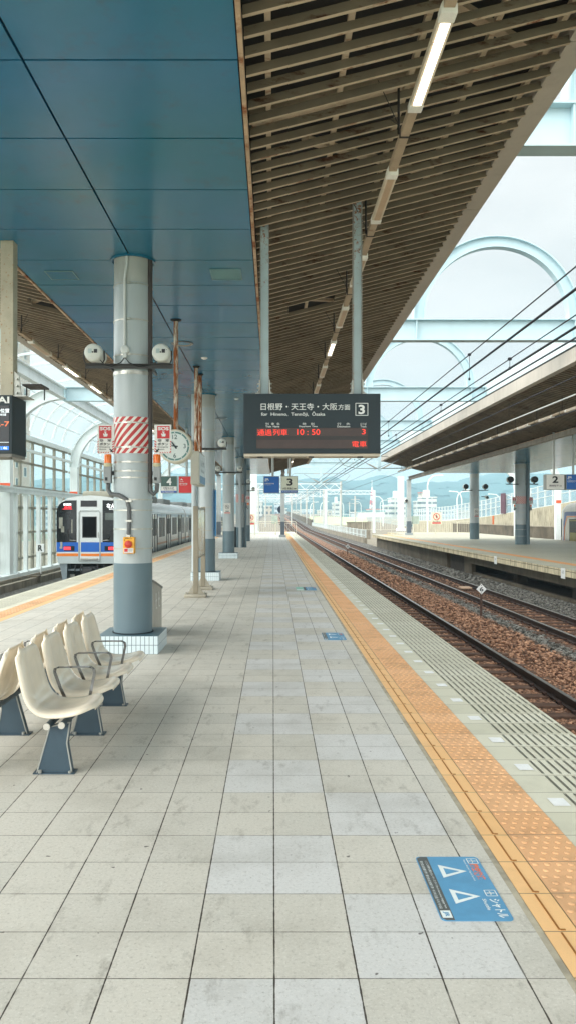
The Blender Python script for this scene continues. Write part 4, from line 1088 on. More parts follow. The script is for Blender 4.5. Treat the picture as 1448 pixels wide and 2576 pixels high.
m = MB(); m.box(-1.53, -1.519, 19.5, 19.6, .95, 2.55)
t = thing('blue_banner', (-1.49, 19.6, .95), 'narrow bright blue vertical banner on the side of the second column', 'banner')
m = MB(); m.box(-1.497, -1.488, 19.42, 19.78, 1.15, 2.35); m.build('sheet', M('banner_blue', (38, 142, 204), .5), t); m = MB(); m.box(-1.502, -1.486, 19.4, 19.8, 2.35, 2.38); m.box(-1.502, -1.486, 19.4, 19.8, 1.12, 1.15); m.build('holder', STRAP, t)

# steel bin beside the nearest column
STL = M('brushed_steel', (168, 166, 158), .35, .7, var=.1, vs=5)
t = thing('litter_bin', (-1.8, 10.6, 0), 'slim grey steel bin with a sloped lid tucked behind the nearest column', 'bin')
m = MB(); m.prism([(10.2, 0.03), (11.0, .03), (11.0, .60), (10.2, .76)], -2.02, -1.63, 'x'); m.build('body', STL, t)
m = MB(); m.prism([(10.17, .764), (11.03, .592), (11.03, .622), (10.17, .794)], -2.03, -1.62, 'x'); m.build('lid', M('bin_lid', (120, 120, 116), .4, .6), t)
m = MB(); m.box(-1.98, -1.67, 10.193, 10.2, .55, .66); m.build('slot', BLACK, t)
m = MB()
for y in (10.42, 10.66): m.box(-1.629, -1.6255, y, y+.10, .46, .49); m.box(-1.629, -1.6255, y+.02, y+.05, .36, .58); m.box(-1.629, -1.6255, y+.02, y+.12, .36, .38)
m.build('side_mark', LETW, t)
m = MB(); m.box(-2.0, -1.65, 10.23, 10.97, 0, .03); m.build('base', BLACK, t)

# hanging platform number signs
JRB = M('sign_blue', (20, 98, 178), .35, var=.05, vs=3)
NRED = M('sign_bright_red', (214, 44, 44), .35, var=.03)
FRM = M('sign_frame', (150, 152, 144), .45, .3, var=.1)
NUMF = M('number_face', (220, 224, 204), .35, var=.03)
def hang_sign(x0, x1, z0, z1, Y, ztop, label, face, marks, depth=.16, px=None, group='hanging platform signs'):
    t = thing('hanging_sign', ((x0+x1)/2, Y, z0), label, 'sign', group)
    m = MB(); m.bbox(x0, x1, Y, Y+depth, z0, z1, .01); m.build('case', FRM, t)
    m = MB(); m.box(x0+.018, x1-.018, Y-.003, Y, z0+.018, z1-.018); m.build('face', face, t)
    px = (x0+x1)/2 if px is None else px
    m = MB(); m.tube([(px, Y+depth/2, z1), (px, Y+depth/2, ztop)], .045, 14); m.build('pole', M('sign_pole', (186, 190, 186), .5, var=.08, rust=.2), t)
    W, Hh = x1-x0, z1-z0
    for kind, mt, a in marks:
        m = MB(); u0, u1, v0, v1 = x0+a[0]*W, x0+a[1]*W, z1-a[3]*Hh, z1-a[2]*Hh
        if kind is None: m.box(u0, u1, Y-.0055, Y-.003, v0, v1); m.build('band', mt, t)
        elif kind == 'tri': m.add([(u0, Y-.006, v0), ((u0+u1)/2, Y-.006, v1), (u1, Y-.006, v0), ((u0+u1)/2, Y-.006, v0+(v1-v0)*.45)], [(0,3,1),(3,2,1)]); m.build('emblem', mt, t)
        else: text_into(m, kind, u0, u1, v0, v1, front(Y-.0075), .03 if len(kind) < 3 else .012); m.build('lettering', mt, t, fix=False)
    return t
SY, SZ0, SZ1 = 27.0, 2.50, 3.12
hang_sign(-.335, .245, SZ0, SZ1, SY, ZC-.0, 'blue hanging sign with white JR letters left of the number 3', JRB,
    [('JR', LETW, (.07, .36, .13, .30)), ('JR西日本', LETW, (.11, .28, .315, .345)), ('JR関西空港線', LETW, (.07, .66, .40, .49)), ('Kansai Airport Line', LETW, (.09, .5, .505, .535))], px=.0)
hang_sign(.30, .895, SZ0, SZ1, SY, 5.02, 'cream hanging sign with a big black number 3 below the departure board', NUMF,
    [('3', INK, (.34, .66, .14, .56)), ('大阪 和歌山', INK, (.09, .70, .66, .79)), ('方面', INK, (.73, .90, .69, .78)), (None, JRB, (.03, .97, .835, .965)), ('for Ōsaka & Wakayama', LETW, (.07, .93, .855, .945))])
hang_sign(-4.035, -3.445, SZ0, SZ1, SY, 4.98, 'white hanging sign with number 4 on a green square, partly behind the column', MATS['plate_white'],
    [(None, M('sign_green', (62, 92, 84), .4), (.03, .97, .03, .60)), ('4', LETW, (.36, .66, .10, .53)), ('大阪なんば', INK, (.14, .80, .63, .76)), ('和歌山市方面', INK, (.2, .85, .78, .83)), (None, M('sign_navy', (44, 88, 168), .4), (.03, .97, .86, .97)), ('for Osaka-Namba', LETW, (.1, .8, .885, .95))])
hang_sign(-3.40, -2.82, SZ0, SZ1, SY, ZC-.0, 'bright red hanging sign with a white emblem under the clock', NRED,
    [('tri', LETW, (.09, .30, .13, .27)), ('NANKAI', LETW, (.09, .33, .30, .345)), ('南海空港線', LETW, (.08, .56, .40, .51)), ('Nankai Airport Line', LETW, (.1, .52, .53, .56))])
hang_sign(10.58, 11.30, 2.70, 3.30, 29.0, 5.2, 'white hanging sign with a big black number 2 over the opposite platform', MATS['plate_white'],
    [('2', INK, (.34, .66, .12, .56)), ('関西空港', INK, (.18, .68, .68, .80)), ('方面', INK, (.71, .84, .72, .79))], .3)
hang_sign(11.36, 12.02, 2.70, 3.30, 29.0, 5.05, 'blue hanging sign with white JR letters at the right edge beside the number 2', JRB,
    [('JR', LETW, (.07, .36, .13, .30)), ('JR西日本', LETW, (.11, .28, .315, .345)), ('JR関西空港線', LETW, (.07, .66, .40, .49)), ('Kansai Airport Line', LETW, (.09, .5, .505, .535))], .3)
# no smoking plates, no entry signs
def round_ban(m, x, z, Y, r, mi):
    m.ring((x, Y, z), r*.8, r*.2, 'y', 28, .003, mi); m.bar((x-r*.6, Y, z+r*.6), (x+r*.6, Y, z-r*.6), .003, r*.16, mi)
def plate(x, Y, z, w_, h, label, cat, kind, s=1):
    t = thing('warning_plate', (x, Y, z), label, cat, 'prohibition plates')
    MB().bbox(x-w_/2, x+w_/2, Y, Y+.02, z-h/2, z+h/2, .004).build('plate', MATS['plate_white'] if kind != 'ban' else M('plate_cream', (222, 214, 190), .5), t)
    m = MB(); r = w_*.30; zc = z + h*.14
    if kind == 'smoke': m.ring((x, Y-.003, zc), r*.85, r*.15, 'y', 24, .003, 1); m.bar((x-r*.6, Y-.003, zc+r*.6), (x+r*.6, Y-.003, zc-r*.6), .003, r*.14, 1); m.box(x-r*.5, x+r*.5, Y-.0035, Y-.001, zc-r*.12, zc+r*.12, 1)
    else:
        round_ban(m, x, zc, Y-.003, r*1.15, 0)
        m.box(x-r*.14, x+r*.14, Y-.003, Y-.001, zc-r*.5, zc+r*.3, 1); m.box(x-r*.3, x+r*.3, Y-.003, Y-.001, zc-r*.05, zc+r*.2, 1); m.ring((x, Y-.002, zc+r*.5), .001, r*.18, 'y', 12, .002, 1)
    m.box(x-w_*.42, x+w_*.42, Y-.003, Y-.001, z-h*.46, z-h*.38 if kind == 'smoke' else z-h*.33, 0)
    m.build('pictogram', [RED, INK], t)
    m = MB(); text_into(m, '禁煙' if kind == 'smoke' else '通行禁止', x-w_*(.25 if kind == 'smoke' else .4), x+w_*(.25 if kind == 'smoke' else .4), z-h*.33 if kind == 'smoke' else z-h*.29, z-h*.21, front(Y-.004), .02); m.build('lettering', INK, t, fix=False)
plate(-1.80, 29.64, 1.98, .27, .42, 'small white no smoking plate on the third round column', 'sign', 'smoke')
plate(14.85, 54.6, 1.95, .38, .62, 'white no smoking plate on the plain round column across the tracks', 'sign', 'smoke')
plate(-1.95, 66.5, 1.42, .72, 1.0, 'cream no entry sign with a red ring on the far fence of the near platform', 'sign', 'ban')
plate(15.55, 71.2, 1.50, .98, 1.12, 'cream no entry sign with a red bar on the opposite platform fence', 'sign', 'ban')

# stickers on the floor
STB = M('sticker_blue', (88, 150, 188), .55, var=.08, vs=9, dirt=.12)
STG = M('sticker_grey', (84, 88, 86), .55, var=.1, vs=9)
STW = M('sticker_white', (224, 232, 230), .55, var=.05)
STO = M('sticker_orange', (226, 124, 92), .55, var=.05)
def rrect(x0, x1, y0, y1, r, n=5):
    p = []
    for cx, cy, a in ((x1-r, y0+r, -90), (x1-r, y1-r, 0), (x0+r, y1-r, 90), (x0+r, y0+r, 180)):
        for i in range(n+1): q = R(a + 90*i/n); p.append((cx+r*math.cos(q), cy+r*math.sin(q)))
    return p
def sticker(y0, y1, label, full, x0=.687, x1=.985, extra=False):
    t = thing('floor_sticker', ((x0+x1)/2, (y0+y1)/2, .003), label, 'floor sticker', 'blue boarding point stickers')
    L, W = y1-y0, x1-x0; z = .0035
    q = lambda u, v: (x0 + u*W, y1 - v*L)          # u across towards the tracks, v towards the camera
    def place(dz): return lambda a, b: (x0 + b*W, y1 - a*L, z+dz)   # reading direction towards the camera
    m = MB(); m.prism([(a, b) for a, b in rrect(x0, x1, y0, y1, .022)], .0006, z, 'z'); m.build('sheet', STB, t)
    m = MB(); m.prism([(x0+.004, y0+.02), (x0+.022, y0+.003), (x0+W*.185, y0+.003), (x0+W*.185, y1-.003), (x0+.022, y1-.003), (x0+.004, y1-.02)], z, z+.0005, 'z'); m.build('grey_band', STG, t)
    m = MB()
    for v0, v1 in ((.15, .37), (.55, .77)):
        c = (v0+v1)/2; o = [(.30, v0), (.71, c), (.30, v1)]; i = [(.365, v0+.055), (.60, c), (.365, v1-.055)]
        m.add([q(*p) + (z+.0006,) for p in o + i], [(0,1,4,3), (1,2,5,4), (2,0,3,5)])
    P = place(.0008)
    if full:
        text_into(m, 'シャトル', .70, .965, .80, .955, P, .03); text_into(m, 'Shuttle', .70, .86, .71, .765, P, .012)
        text_into(m, 'Kansai Airport Rapid Service', .06, .42, .735, .775, P, .008)
        for v in (.07, .60):
            for a in ((v-.035, v+.06, .80, .815), (v-.035, v+.06, .955, .97), (v-.035, v-.028, .80, .97), (v+.053, v+.06, .80, .97)): m.add([P(a[0], a[2]), P(a[1], a[2]), P(a[1], a[3]), P(a[0], a[3])], [(0,1,2,3)])
            c = v+.012
            m.add([P(c-.006, .825), P(c+.006, .825), P(c+.006, .94), P(c-.006, .94)], [(0,1,2,3)]); m.add([P(c-.038, .87), P(c+.038, .87), P(c+.004, .90), P(c-.004, .90)], [(0,1,2,3)]); m.add([P(c-.015, .835), P(c+.015, .835), P(c, .85)], [(0,1,2)])
        text_into(m, "ここに荷物を置かないでください Don't leave your baggage here.", .08, .84, .115, .16, P, .004); text_into(m, '请勿在此放置行李  請勿在此放置行李  여기에 짐을 두지 마세요', .08, .84, .04, .085, P, .004)
    m.build('white_marks', STW, t, fix=False)
    m = MB(); text_into(m, '関空快速', .135, .40, .80, .945, P, .03); m.build('orange_lettering', STO, t, fix=False)
    if full:
        m = MB(); m.add([P(.865, .03), P(.965, .03), P(.965, .17), P(.865, .17)], [(0,1,2,3)]); m.build('logo_square', STW, t)
        m = MB(); text_into(m, 'JR', .88, .95, .06, .14, place(.0011), .04); m.build('logo', STB, t, fix=False)
    if extra:
        m = MB(); m.box(x0-.17, x0-.005, y0, y1, .0006, z); m.build('green_sheet', M('sticker_green', (150, 206, 186), .5), t)
        m = MB(); m.box(x0-.165, x0-.02, y0+.02, y0+(y1-y0)*.3, z, z+.0006); m.build('green_label', STW, t)
    return t
sticker(3.047, 3.62, 'large blue and grey boarding sticker with two white triangles, nearest the camera', True)
sticker(10.0, 10.62, 'blue boarding sticker with two triangles further along beside the yellow strip', True)
sticker(16.75, 17.5, 'far boarding sticker with a pale green label beside it', False, .70, .985, True)

# ------------------------------------------------------------------ seats
SEAT = M('seat_cream', (238, 226, 204), .25, var=.05, vs=6, coat=.3, dirt=.12)
LEGM = M('bench_leg', (56, 76, 88), .45, var=.1, vs=8)
CHR = M('chrome', (128, 128, 128), .2, .95, var=.1, vs=30)
MXC = -1.685
def seat_shell(y, s, parent):
    prof = [(-1.165, .388), (-1.158, .408), (-1.164, .424), (-1.184, .432), (-1.215, .431), (-1.25, .426), (-1.30, .412), (-1.38, .402), (-1.45, .402), (-1.50, .42), (-1.535, .46), (-1.558, .52), (-1.575, .59), (-1.592, .66), (-1.608, .72), (-1.622, .765), (-1.634, .782), (-1.646, .778)]
    n = len(prof); vs = []; fs = []; cols_ = 13
    for i, (px, pz) in enumerate(prof):
        a = prof[max(i-1, 0)]; b_ = prof[min(i+1, n-1)]
        d = Vector((b_[0]-a[0], b_[1]-a[1])).normalized(); nr = Vector((d.y, -d.x))       # points to the sitting side? flipped below
        if nr.y < 0 and i < 10: nr = -nr
        if i >= 10 and nr.x < 0: nr = -nr
        hw = .228 if i < 11 else .228 - .058*((i-11)/(n-12))**1.4
        if i < 5: hw = (.10, .112, .135, .18, .212)[i]; nr = Vector((0, 1))
        if i >= n-3: hw -= (.012, .03, .05)[i-(n-3)]
        for j in range(cols_):
            u = -1 + 2*j/(cols_-1); au = abs(u)
            dish = -.020*(1-u*u) if 5 <= i <= 14 else -.006*(1-u*u)
            edge = 0
            yy = u*hw
            if au > .99: edge = (0, -.012, -.022, -.034, -.042)[i] if i < 5 else -.045; yy = math.copysign(hw*1.0, u)
            elif au > .80: edge = -.008; yy = math.copysign(hw*.995, u)
            o = dish + edge
            X = px + nr.x*o; Zz = pz + nr.y*o
            vs.append((X, y + yy, Zz))
    for i in range(n-1):
        for j in range(cols_-1): fs.append((i*cols_+j, i*cols_+j+1, (i+1)*cols_+j+1, (i+1)*cols_+j))
    if s < 0: vs = [(2*MXC - x, yy, z) for x, yy, z in vs]
    m = MB(); m.add(vs, fs, 0, True); o = m.build('seat', SEAT, parent, angle=80)
    md = o.modifiers.new('shell', 'SOLIDIFY'); md.thickness = .012; md.offset = -1 if s > 0 else 1
    md.offset = 0
    sb = o.modifiers.new('smooth', 'SUBSURF'); sb.levels = 1; sb.render_levels = 2
    return o
def bench(s, label):
    X = (lambda x: x) if s > 0 else (lambda x: 2*MXC - x)
    t = thing('seat_bench', (X(-1.38), 5.8, 0), label, 'bench', 'rows of cream station seats')
    for y in (5.0, 5.55, 6.10, 6.65): seat_shell(y, s, t)
    for y in (4.83, 5.68, 6.55):
        poly = [(-1.515, .0), (-1.288, .0), (-1.322, .195), (-1.302, .33), (-1.43, .30)]
        m = MB(); m.prism([(X(a), b_) for a, b_ in poly], y-.028, y+.028, 'y', 0)
        for a, b_ in zip(poly, poly[1:] + poly[:1]): m.bar((X(a[0]), y-.028, a[1]), (X(b_[0]), y-.028, b_[1]), .008, .008, 1)
        m.box(min(X(-1.535), X(-1.27)), max(X(-1.535), X(-1.27)), y-.045, y+.045, 0, .008, 0)
        m.cyl((X(-1.49), y-.04, .008), (X(-1.49), y-.04, .026), .012, 8, 1); m.cyl((X(-1.30), y-.04, .008), (X(-1.30), y-.04, .02), .010, 8, 1)
        m.build('leg', [LEGM, M('leg_edge', (150, 152, 146), .5, var=.2)], t)
    for a, z in ((-1.432, .318), (-1.338, .326)):
        m = MB(); m.cyl((X(a), 4.74, z), (X(a), 6.9, z), .021, 16, 0); m.cyl((X(a), 4.735, z), (X(a), 4.742, z), .0215, 16, 1); m.build('beam', [LEGM, M('cap_grey', (196, 192, 180), .5)], t)
    for y in (5.275, 5.825, 6.375):
        pts = [(-1.30, .33), (-1.285, .40), (-1.255, .55), (-1.262, .578), (-1.285, .590), (-1.42, .590), (-1.51, .588), (-1.533, .578), (-1.538, .555), (-1.50, .45), (-1.455, .35)]
        m = MB()
        for p, q in zip(pts, pts[1:]): m.bar((X(p[0]), y, p[1]), (X(q[0]), y, q[1]), .020, .010)
        for p in pts[1:-1]: m.cyl((X(p[0]), y-.010, p[1]), (X(p[0]), y+.010, p[1]), .0055, 8)
        m.build('armrest', CHR, t)
    return t
bench(1, 'front row of four cream plastic seats with chrome armrests facing the tracks')
bench(-1, 'rear row of cream plastic seats turned away, back to back with the front row')
# ------------------------------------------------------------------ trains
TW = M('train_silver', (198, 202, 201), .35, .1, var=.05, vs=.8, coat=.3, dirt=.1)
TWHITE = M('train_white', (218, 223, 222), .3, var=.03, coat=.2)
TLOW = M('train_grey', (190, 200, 200), .35, var=.04, coat=.2)
TGL = M('train_glass', (14, 17, 19), .1, var=.2, spec=.35)
TGL2 = M('train_glass_side', (12, 14, 16), .35, var=.3, spec=.08)
TBLUE = M('train_blue', (0, 96, 192), .4, var=.03, coat=.05)
TORG = M('train_orange', (242, 128, 30), .4, var=.03)
TDARK = M('train_under', (30, 30, 32), .8, var=.4, vs=3)
TSEAM = M('train_seam', (46, 48, 50), .5)
TLINE = M('train_line', (176, 128, 96), .4)
TBAND = M('train_band', (146, 172, 190), .35)
HW = 1.30
def tprofile(hw=HW, z0=-.16, z1=2.48):
    h = [(hw-.09, z0), (hw-.03, z0+.16), (hw, z0+.32), (hw, 1.80), (hw-.03, 1.98), (hw-.11, 2.14), (hw-.25, 2.28), (hw-.48, 2.38), (hw-.85, 2.45), (0, z1)]
    return [(x, z) for x, z in h] + [(-x, z) for x, z in reversed(h[:-1])]
TX, TY = -7.07, 28.9
t = thing('commuter_train', (TX, TY, -.95), 'silver commuter train with a blue and orange banded front standing at the left track', 'train')
CARL = 20.2
def extr(prof, x, y0, y1, mt, nm, par):
    m = MB(); m.prism([(x+a, b) for a, b in prof], y0, y1, 'y', 0, True); return m.build(nm, mt, par, angle=40)
cars = []
for c in range(3):
    y0 = TY + .14 + c*(CARL + .5); cars.append((y0, extr(tprofile(), TX, y0, y0+CARL, TW, 'car_body', t)))
SX = TX + HW
def side(par, y0):
    xs = SX + .003
    for d in (2.6, 7.55, 12.5, 17.45):
        a, b_ = y0+d-.72, y0+d+.72
        m = MB(); m.box(SX-.02, xs+.003, a, b_, -.12, 1.76); dr = m.build('door', TW, par)
        m = MB()
        for e in (a-.055, a+.685, b_): m.box(SX-.02, xs+.028, e, e+.05, -.13, 1.78)
        m.build('door_seal', TSEAM, dr)
        for q in (a+.2, a+.88): MB().box(SX, xs+.007, q, q+.40, .72, 1.55).build('door_window', TGL2, dr)
        m = MB(); m.box(SX-.02, xs+.05, a-.03, b_+.03, -.17, -.125); m.build('step', STL, dr)
    for d, w_ in ((.75, .5), (4.55, .8), (5.60, .8), (9.5, .8), (10.55, .8), (14.45, .8), (15.5, .8), (19.2, .5)):
        a, b_ = y0+d-w_/2, y0+d+w_/2
        m = MB(); m.box(SX-.02, xs+.002, a, b_, .66, 1.56); wd = m.build('window', TGL2, par)
        m = MB()
        for e in ((a-.05, a, .61, 1.61), (b_, b_+.05, .61, 1.61), (a, b_, .61, .66), (a, b_, 1.56, 1.61)): m.box(SX-.02, xs+.004, *e)
        m.build('frame', TSEAM, wd)
    m = MB(); e = y0
    m.box(SX-.02, xs, y0+.02, y0+CARL-.02, 1.85, 1.855); m.build('gutter', TSEAM, par)
    m = MB(); m.box(SX-.02, xs-.001, y0+.02, y0+CARL-.02, .24, .34); m.build('stripe', TLINE, par)
    m = MB(); m.box(SX-.02, xs-.001, y0+.02, y0+CARL-.02, 1.66, 1.80); m.build('upper_band', TBAND, par)
    m = MB(); m.box(TX-1.1, TX+1.1, y0+.5, y0+CARL-.5, -.62, -.16); m.box(TX-1.0, TX+1.0, y0+1.5, y0+4.2, -.9, -.5); m.box(TX-1.0, TX+1.0, y0+15.5, y0+18.2, -.9, -.5); m.build('underframe', TDARK, par)
    for yy, L, h in ((3.2, 2.4, .26), (8.6, 3.4, .30), (14.6, 2.6, .26)):
        m = MB(); m.bbox(TX-.75, TX+.75, y0+yy, y0+yy+L, 2.36, 2.44+h, .08); m.build('roof_unit', M('roof_unit', (120, 124, 122), .6, var=.15), par)
for y0, b in cars: side(b, y0)
for c in range(2):
    y = TY + .14 + (c+1)*CARL + c*.5; m = MB(); m.box(TX-.9, TX+.9, y, y+.5, -.2, 2.2); m.build('gangway', BLACK, t)
y0 = cars[0][0]
m = MB(); m.bbox(TX-.55, TX+.6, TY+1.0, TY+4.2, 2.40, 2.68, .1); m.build('roof_pod', M('roof_pod', (160, 156, 140), .6, var=.15), t)
# front
fp = extr(tprofile(HW-.02, -.16, 2.47), TX, TY, TY+.15, TWHITE, 'front_panel', t)
lo = [(a, min(b, .665)) for a, b in tprofile(HW-.012, -.165)][:4]
def fbox(nm, x0, x1, z0, z1, mt, d=.006, par=None, b=0):
    m = MB(); m.box(TX+x0, TX+x1, TY-d, TY+.02, z0, z1) if not b else m.bbox(TX+x0, TX+x1, TY-d, TY+.02, z0, z1, b); return m.build(nm, mt, par or fp)
def zf(y): return 2.48 - (y-690)*.00534
def xf(x): return (x-645)*.00534
e = HW - .022
for s, nm in ((-1, 'left'), (1, 'right')):
    pts = [(s*.50, .665), (s*e, .665), (s*e, 1.80), (s*(e-.02), 1.97), (s*(e-.10), 2.12), (s*(e-.22), 2.22), (s*(e-.36), 2.28), (s*.50, 2.29)]
    m = MB(); m.prism([(TX+a, b) for a, b in pts], TY-.006, TY+.02, 'y'); cab = m.build('cab_window', TGL, fp)
    m = MB(); pts = [(s*.56, .97), (s*1.20, .97), (s*1.21, 1.86), (s*.56, 1.86)]; m.add([(TX+a, TY-.0085, b) for a, b in pts], [(0,1,2,3)]); m.build('windscreen', M('windscreen', (24, 28, 30), .1, var=.5, vs=2.6, spec=.4), cab)
    m = MB(); m.bar((TX+s*.72, TY-.02, .80), (TX+s*.98, TY-.03, 1.32), .025, .012); m.bar((TX+s*.66, TY-.02, .78), (TX+s*.74, TY-.02, .82), .06, .03); m.build('wiper', BLACK, cab)
    m = MB(); m.tube([(TX+s*.52+0*s, TY-.006, .73), (TX+s*.54, TY-.05, .735), (TX+s*.74, TY-.05, .745), (TX+s*.76, TY-.006, .75)], .014, 8); m.build('handrail', STL, cab)
    m = MB(); m.box(TX+s*.78-.2, TX+s*.78+.2, TY-.012, TY, .33, .52); lb = m.build('tail_light', BLACK, fp)
    m = MB(); m.box(TX+s*.86-.13, TX+s*.86+.13, TY-.016, TY-.012, .37, .49); m.build('lens', EM('tail_red', (255, 58, 72), .7), lb)
m = MB(); m.box(TX-1.18, TX-1.04, TY-.0105, TY-.009, 1.20, 1.62); m.box(TX-1.10, TX-.98, TY-.0105, TY-.009, 1.05, 1.28); m.box(TX-.70, TX-.66, TY-.0105, TY-.009, 1.02, 1.55); m.build('cab_fittings', M('cab_cream', (150, 150, 138), .6, var=.2), fp)
m = MB(); m.box(TX+.6, TX+1.15, TY-.0105, TY-.009, 1.52, 1.80); m.build('cab_blind', M('cab_blind', (96, 104, 100), .6, var=.2), fp)
fbox('blue_band', -e, e, .29, .665, TBLUE, .008); fbox('white_line', -e, e, .235, .29, TWHITE, .009); fbox('orange_band', -e+.005, e-.005, .125, .235, TORG, .0085)
m = MB(); m.prism([(TX-e, .125), (TX+e, .125), (TX+e-.07, -.16), (TX-e+.07, -.16)], TY-.007, TY+.02, 'y'); m.build('lower_panel', TLOW, fp)
fbox('sign_box', xf(580), xf(698), zf(772), zf(728), TGL, .01)
dr = fbox('front_door', -.385, .385, -.04, 1.86, TWHITE, .014, None, .012)
m = MB()
for a in ((-.43, -.385, -.06, 1.80), (.385, .43, -.06, 1.80), (-.36, .36, 1.86, 1.905), (-.40, .40, -.09, -.045)): m.box(TX+a[0], TX+a[1], TY-.035, TY, a[2], a[3])
for s in (-1, 1): m.bar((TX+s*.407, TY-.017, 1.80), (TX+s*.35, TY-.017, 1.882), .045, .035)
m.build('door_frame', M('door_frame', (170, 176, 174), .35, .3), dr)
fbox('door_blue_band', -.33, .385, .29, .665, TBLUE, .0165, dr); fbox('door_orange_band', -.33, .385, .125, .225, TORG, .0165, dr)
fbox('door_window', -.25, .25, .87, 1.63, TGL2, .018, dr)
m = MB()
for a in ((-.28, -.25, .84, 1.66), (.25, .28, .84, 1.66), (-.25, .25, .84, .87), (-.25, .25, 1.63, 1.66)): m.box(TX+a[0], TX+a[1], TY-.022, TY, a[2], a[3])
m.build('window_seal', TSEAM, dr)
m = MB(); m.tube([(TX+.345, TY-.014, .85), (TX+.345, TY-.05, .87), (TX+.345, TY-.05, 1.02), (TX+.345, TY-.014, 1.04)], .012, 8); m.build('handle', STL, dr)
m = MB(); m.bbox(TX-.33, TX+.33, TY-.09, TY, -.02, .05, .015); m.build('step', STL, dr)
m = MB(); m.box(TX-1.12, TX-1.05, TY-.03, TY, .42, .68); m.box(TX-1.15, TX-1.04, TY-.04, TY-.02, .42, .50); m.build('side_bracket', STL, fp)
LEDW = EM('train_led', (240, 244, 244), 1.4); LEDR = EM('train_led_red', (235, 50, 60), 1.2)
f = front(TY-.009)
m = MB(); text_into(m, 'なんば', TX+.66, TX+1.16, 1.99, 2.17, f, .03); text_into(m, '関西空港', TX+.76, TX+1.02, 1.92, 1.97, f); m.build('destination', LEDW, fp, fix=False)
m = MB(); text_into(m, '普通車', TX-1.02, TX-.70, 2.08, 2.17, f, .02); m.build('destination', LEDW, fp, fix=False)
m = MB(); m.box(TX-1.04, TX-.68, TY-.0095, TY-.006, 1.94, 1.96); text_into(m, '各停', TX-.98, TX-.70, 1.98, 2.06, f, .03); m.build('destination_red', LEDR, fp, fix=False)
m = MB(); text_into(m, '8', TX+.93, TX+1.0, .57, .65, front(TY-.0095), .03); m.build('car_number', LETW, fp, fix=False)
m = MB(); m.prism([(TX-1.18, -.16), (TX-.88, -.16), (TX-.90, -.80), (TX-1.06, -.80)], TY+.05, TY+.5, 'y'); m.prism([(TX+1.18, -.16), (TX+.88, -.16), (TX+.90, -.80), (TX+1.06, -.80)], TY+.05, TY+.5, 'y'); m.box(TX-.9, TX+.9, TY+.2, TY+.4, -.45, -.38); m.build('skirt', M('skirt_grey', (136, 148, 154), .5, var=.08), t)
m = MB(); m.bbox(TX-.18, TX+.18, TY-.35, TY+.4, -.62, -.34, .03); m.box(TX-.26, TX+.26, TY-.1, TY+.3, -.72, -.28)
for s in (-1, 1): m.tube([(TX+s*.3, TY, -.2), (TX+s*.34, TY-.12, -.4), (TX+s*.22, TY-.1, -.6)], .03, 8); m.tube([(TX+s*.55, TY+.05, -.2), (TX+s*.56, TY-.05, -.45)], .025, 8)
m.build('coupler', M('coupler', (58, 58, 60), .5, .5, var=.3), t)
m = MB(); m.tube([(TX-.05, TY+2.5, 2.62), (TX-.05, TY+2.5, 2.80)], .07, 12); m.box(TX-.25, TX+.15, TY+2.3, TY+2.7, 2.56, 2.64); m.build('antenna', M('antenna_grey', (110, 120, 116), .5), t)

# airport rapid train at the right edge, nose pointing away from the camera
RX = 22.05; RW = 1.42
t = thing('rapid_train', (RX, 53, -.95), 'silver and blue train with a dark door at the right edge of the photo', 'train')
pr = [(a*RW/HW, b+.22 if b > 1.5 else b) for a, b in tprofile(HW, -.22, 2.5)]
body = extr(pr, RX, 30, 53.2, M('rapid_body', (200, 196, 186), .35, .1, var=.05), 'car_body', t)
def scaled(k, dz): return [(a*k, -.22 + (b+.22)*dz) for a, b in pr]
m = MB(); secs = [(53.2, 1, 1), (53.45, .985, .975), (53.65, .95, .93), (53.8, .89, .86), (53.9, .78, .74)]
vs = []; n = len(pr)
for y, k, dz in secs: vs += [(RX+a, y, b) for a, b in scaled(k, dz)]
fs = [(i*n+j, i*n+(j+1)%n, (i+1)*n+(j+1)%n, (i+1)*n+j) for i in range(len(secs)-1) for j in range(n)] + [tuple(range((len(secs)-1)*n, len(secs)*n))]
m.add(vs, fs, 0, True); nose = m.build('nose', M('rapid_white', (204, 206, 204), .3, var=.05, coat=.4), t)
xs = RX - RW
m = MB(); m.box(xs-.006, xs+.02, 44, 52.6, 1.72, 2.0); m.build('blue_band', M('rapid_blue', (84, 102, 148), .35), body)
m = MB(); m.prism([(52.6, 2.0), (52.95, 1.95), (53.15, 1.2), (53.17, -.05), (53.05, -.05), (53.0, .9), (52.6, 1.72)], xs-.007, xs+.02, 'x'); m.build('blue_swoosh', MATS['rapid_blue'], body)
m = MB()
for p, q in (((44, 1.66), (52.45, 1.66)), ((52.45, 1.66), (52.9, .9)), ((52.9, .9), (53.0, -.05))): m.bar((xs-.008, p[0], p[1]), (xs-.008, q[0], q[1]), .03, .05)
m.build('orange_line', TORG, body)
m = MB(); m.box(xs-.008, xs+.05, 48.9, 52.1, -.15, 1.5); dr = m.build('door', TGL, body)
m = MB(); m.box(xs-.012, xs, 49.0, 52.0, -.1, .55); m.build('door_panel', M('door_olive', (132, 122, 62), .5, var=.1), dr)
m = MB(); m.box(xs-.012, xs, 49.0, 52.0, 1.34, 1.45); m.build('door_lintel', MATS['door_olive'], dr)
m = MB()
for a, b_ in ((46.6, 48.2), (44.4, 46.0), (40, 42)): m.box(xs-.006, xs+.02, a, b_, .5, 1.4)
m.build('window', TGL2, body)
m = MB(); m.box(RX-1.2, RX+1.2, 31, 52.4, -.8, -.22); m.build('underframe', TDARK, t)
m = MB(); m.box(xs+.03, xs+.2, 53.5, 53.68, .2, 1.5); m.build('cab_door_gap', BLACK, nose)
m = MB()
for y in (44.5, 47.5, 50): m.bbox(RX-.9, RX+.9, y, y+1.6, 2.6, 2.95, .06)
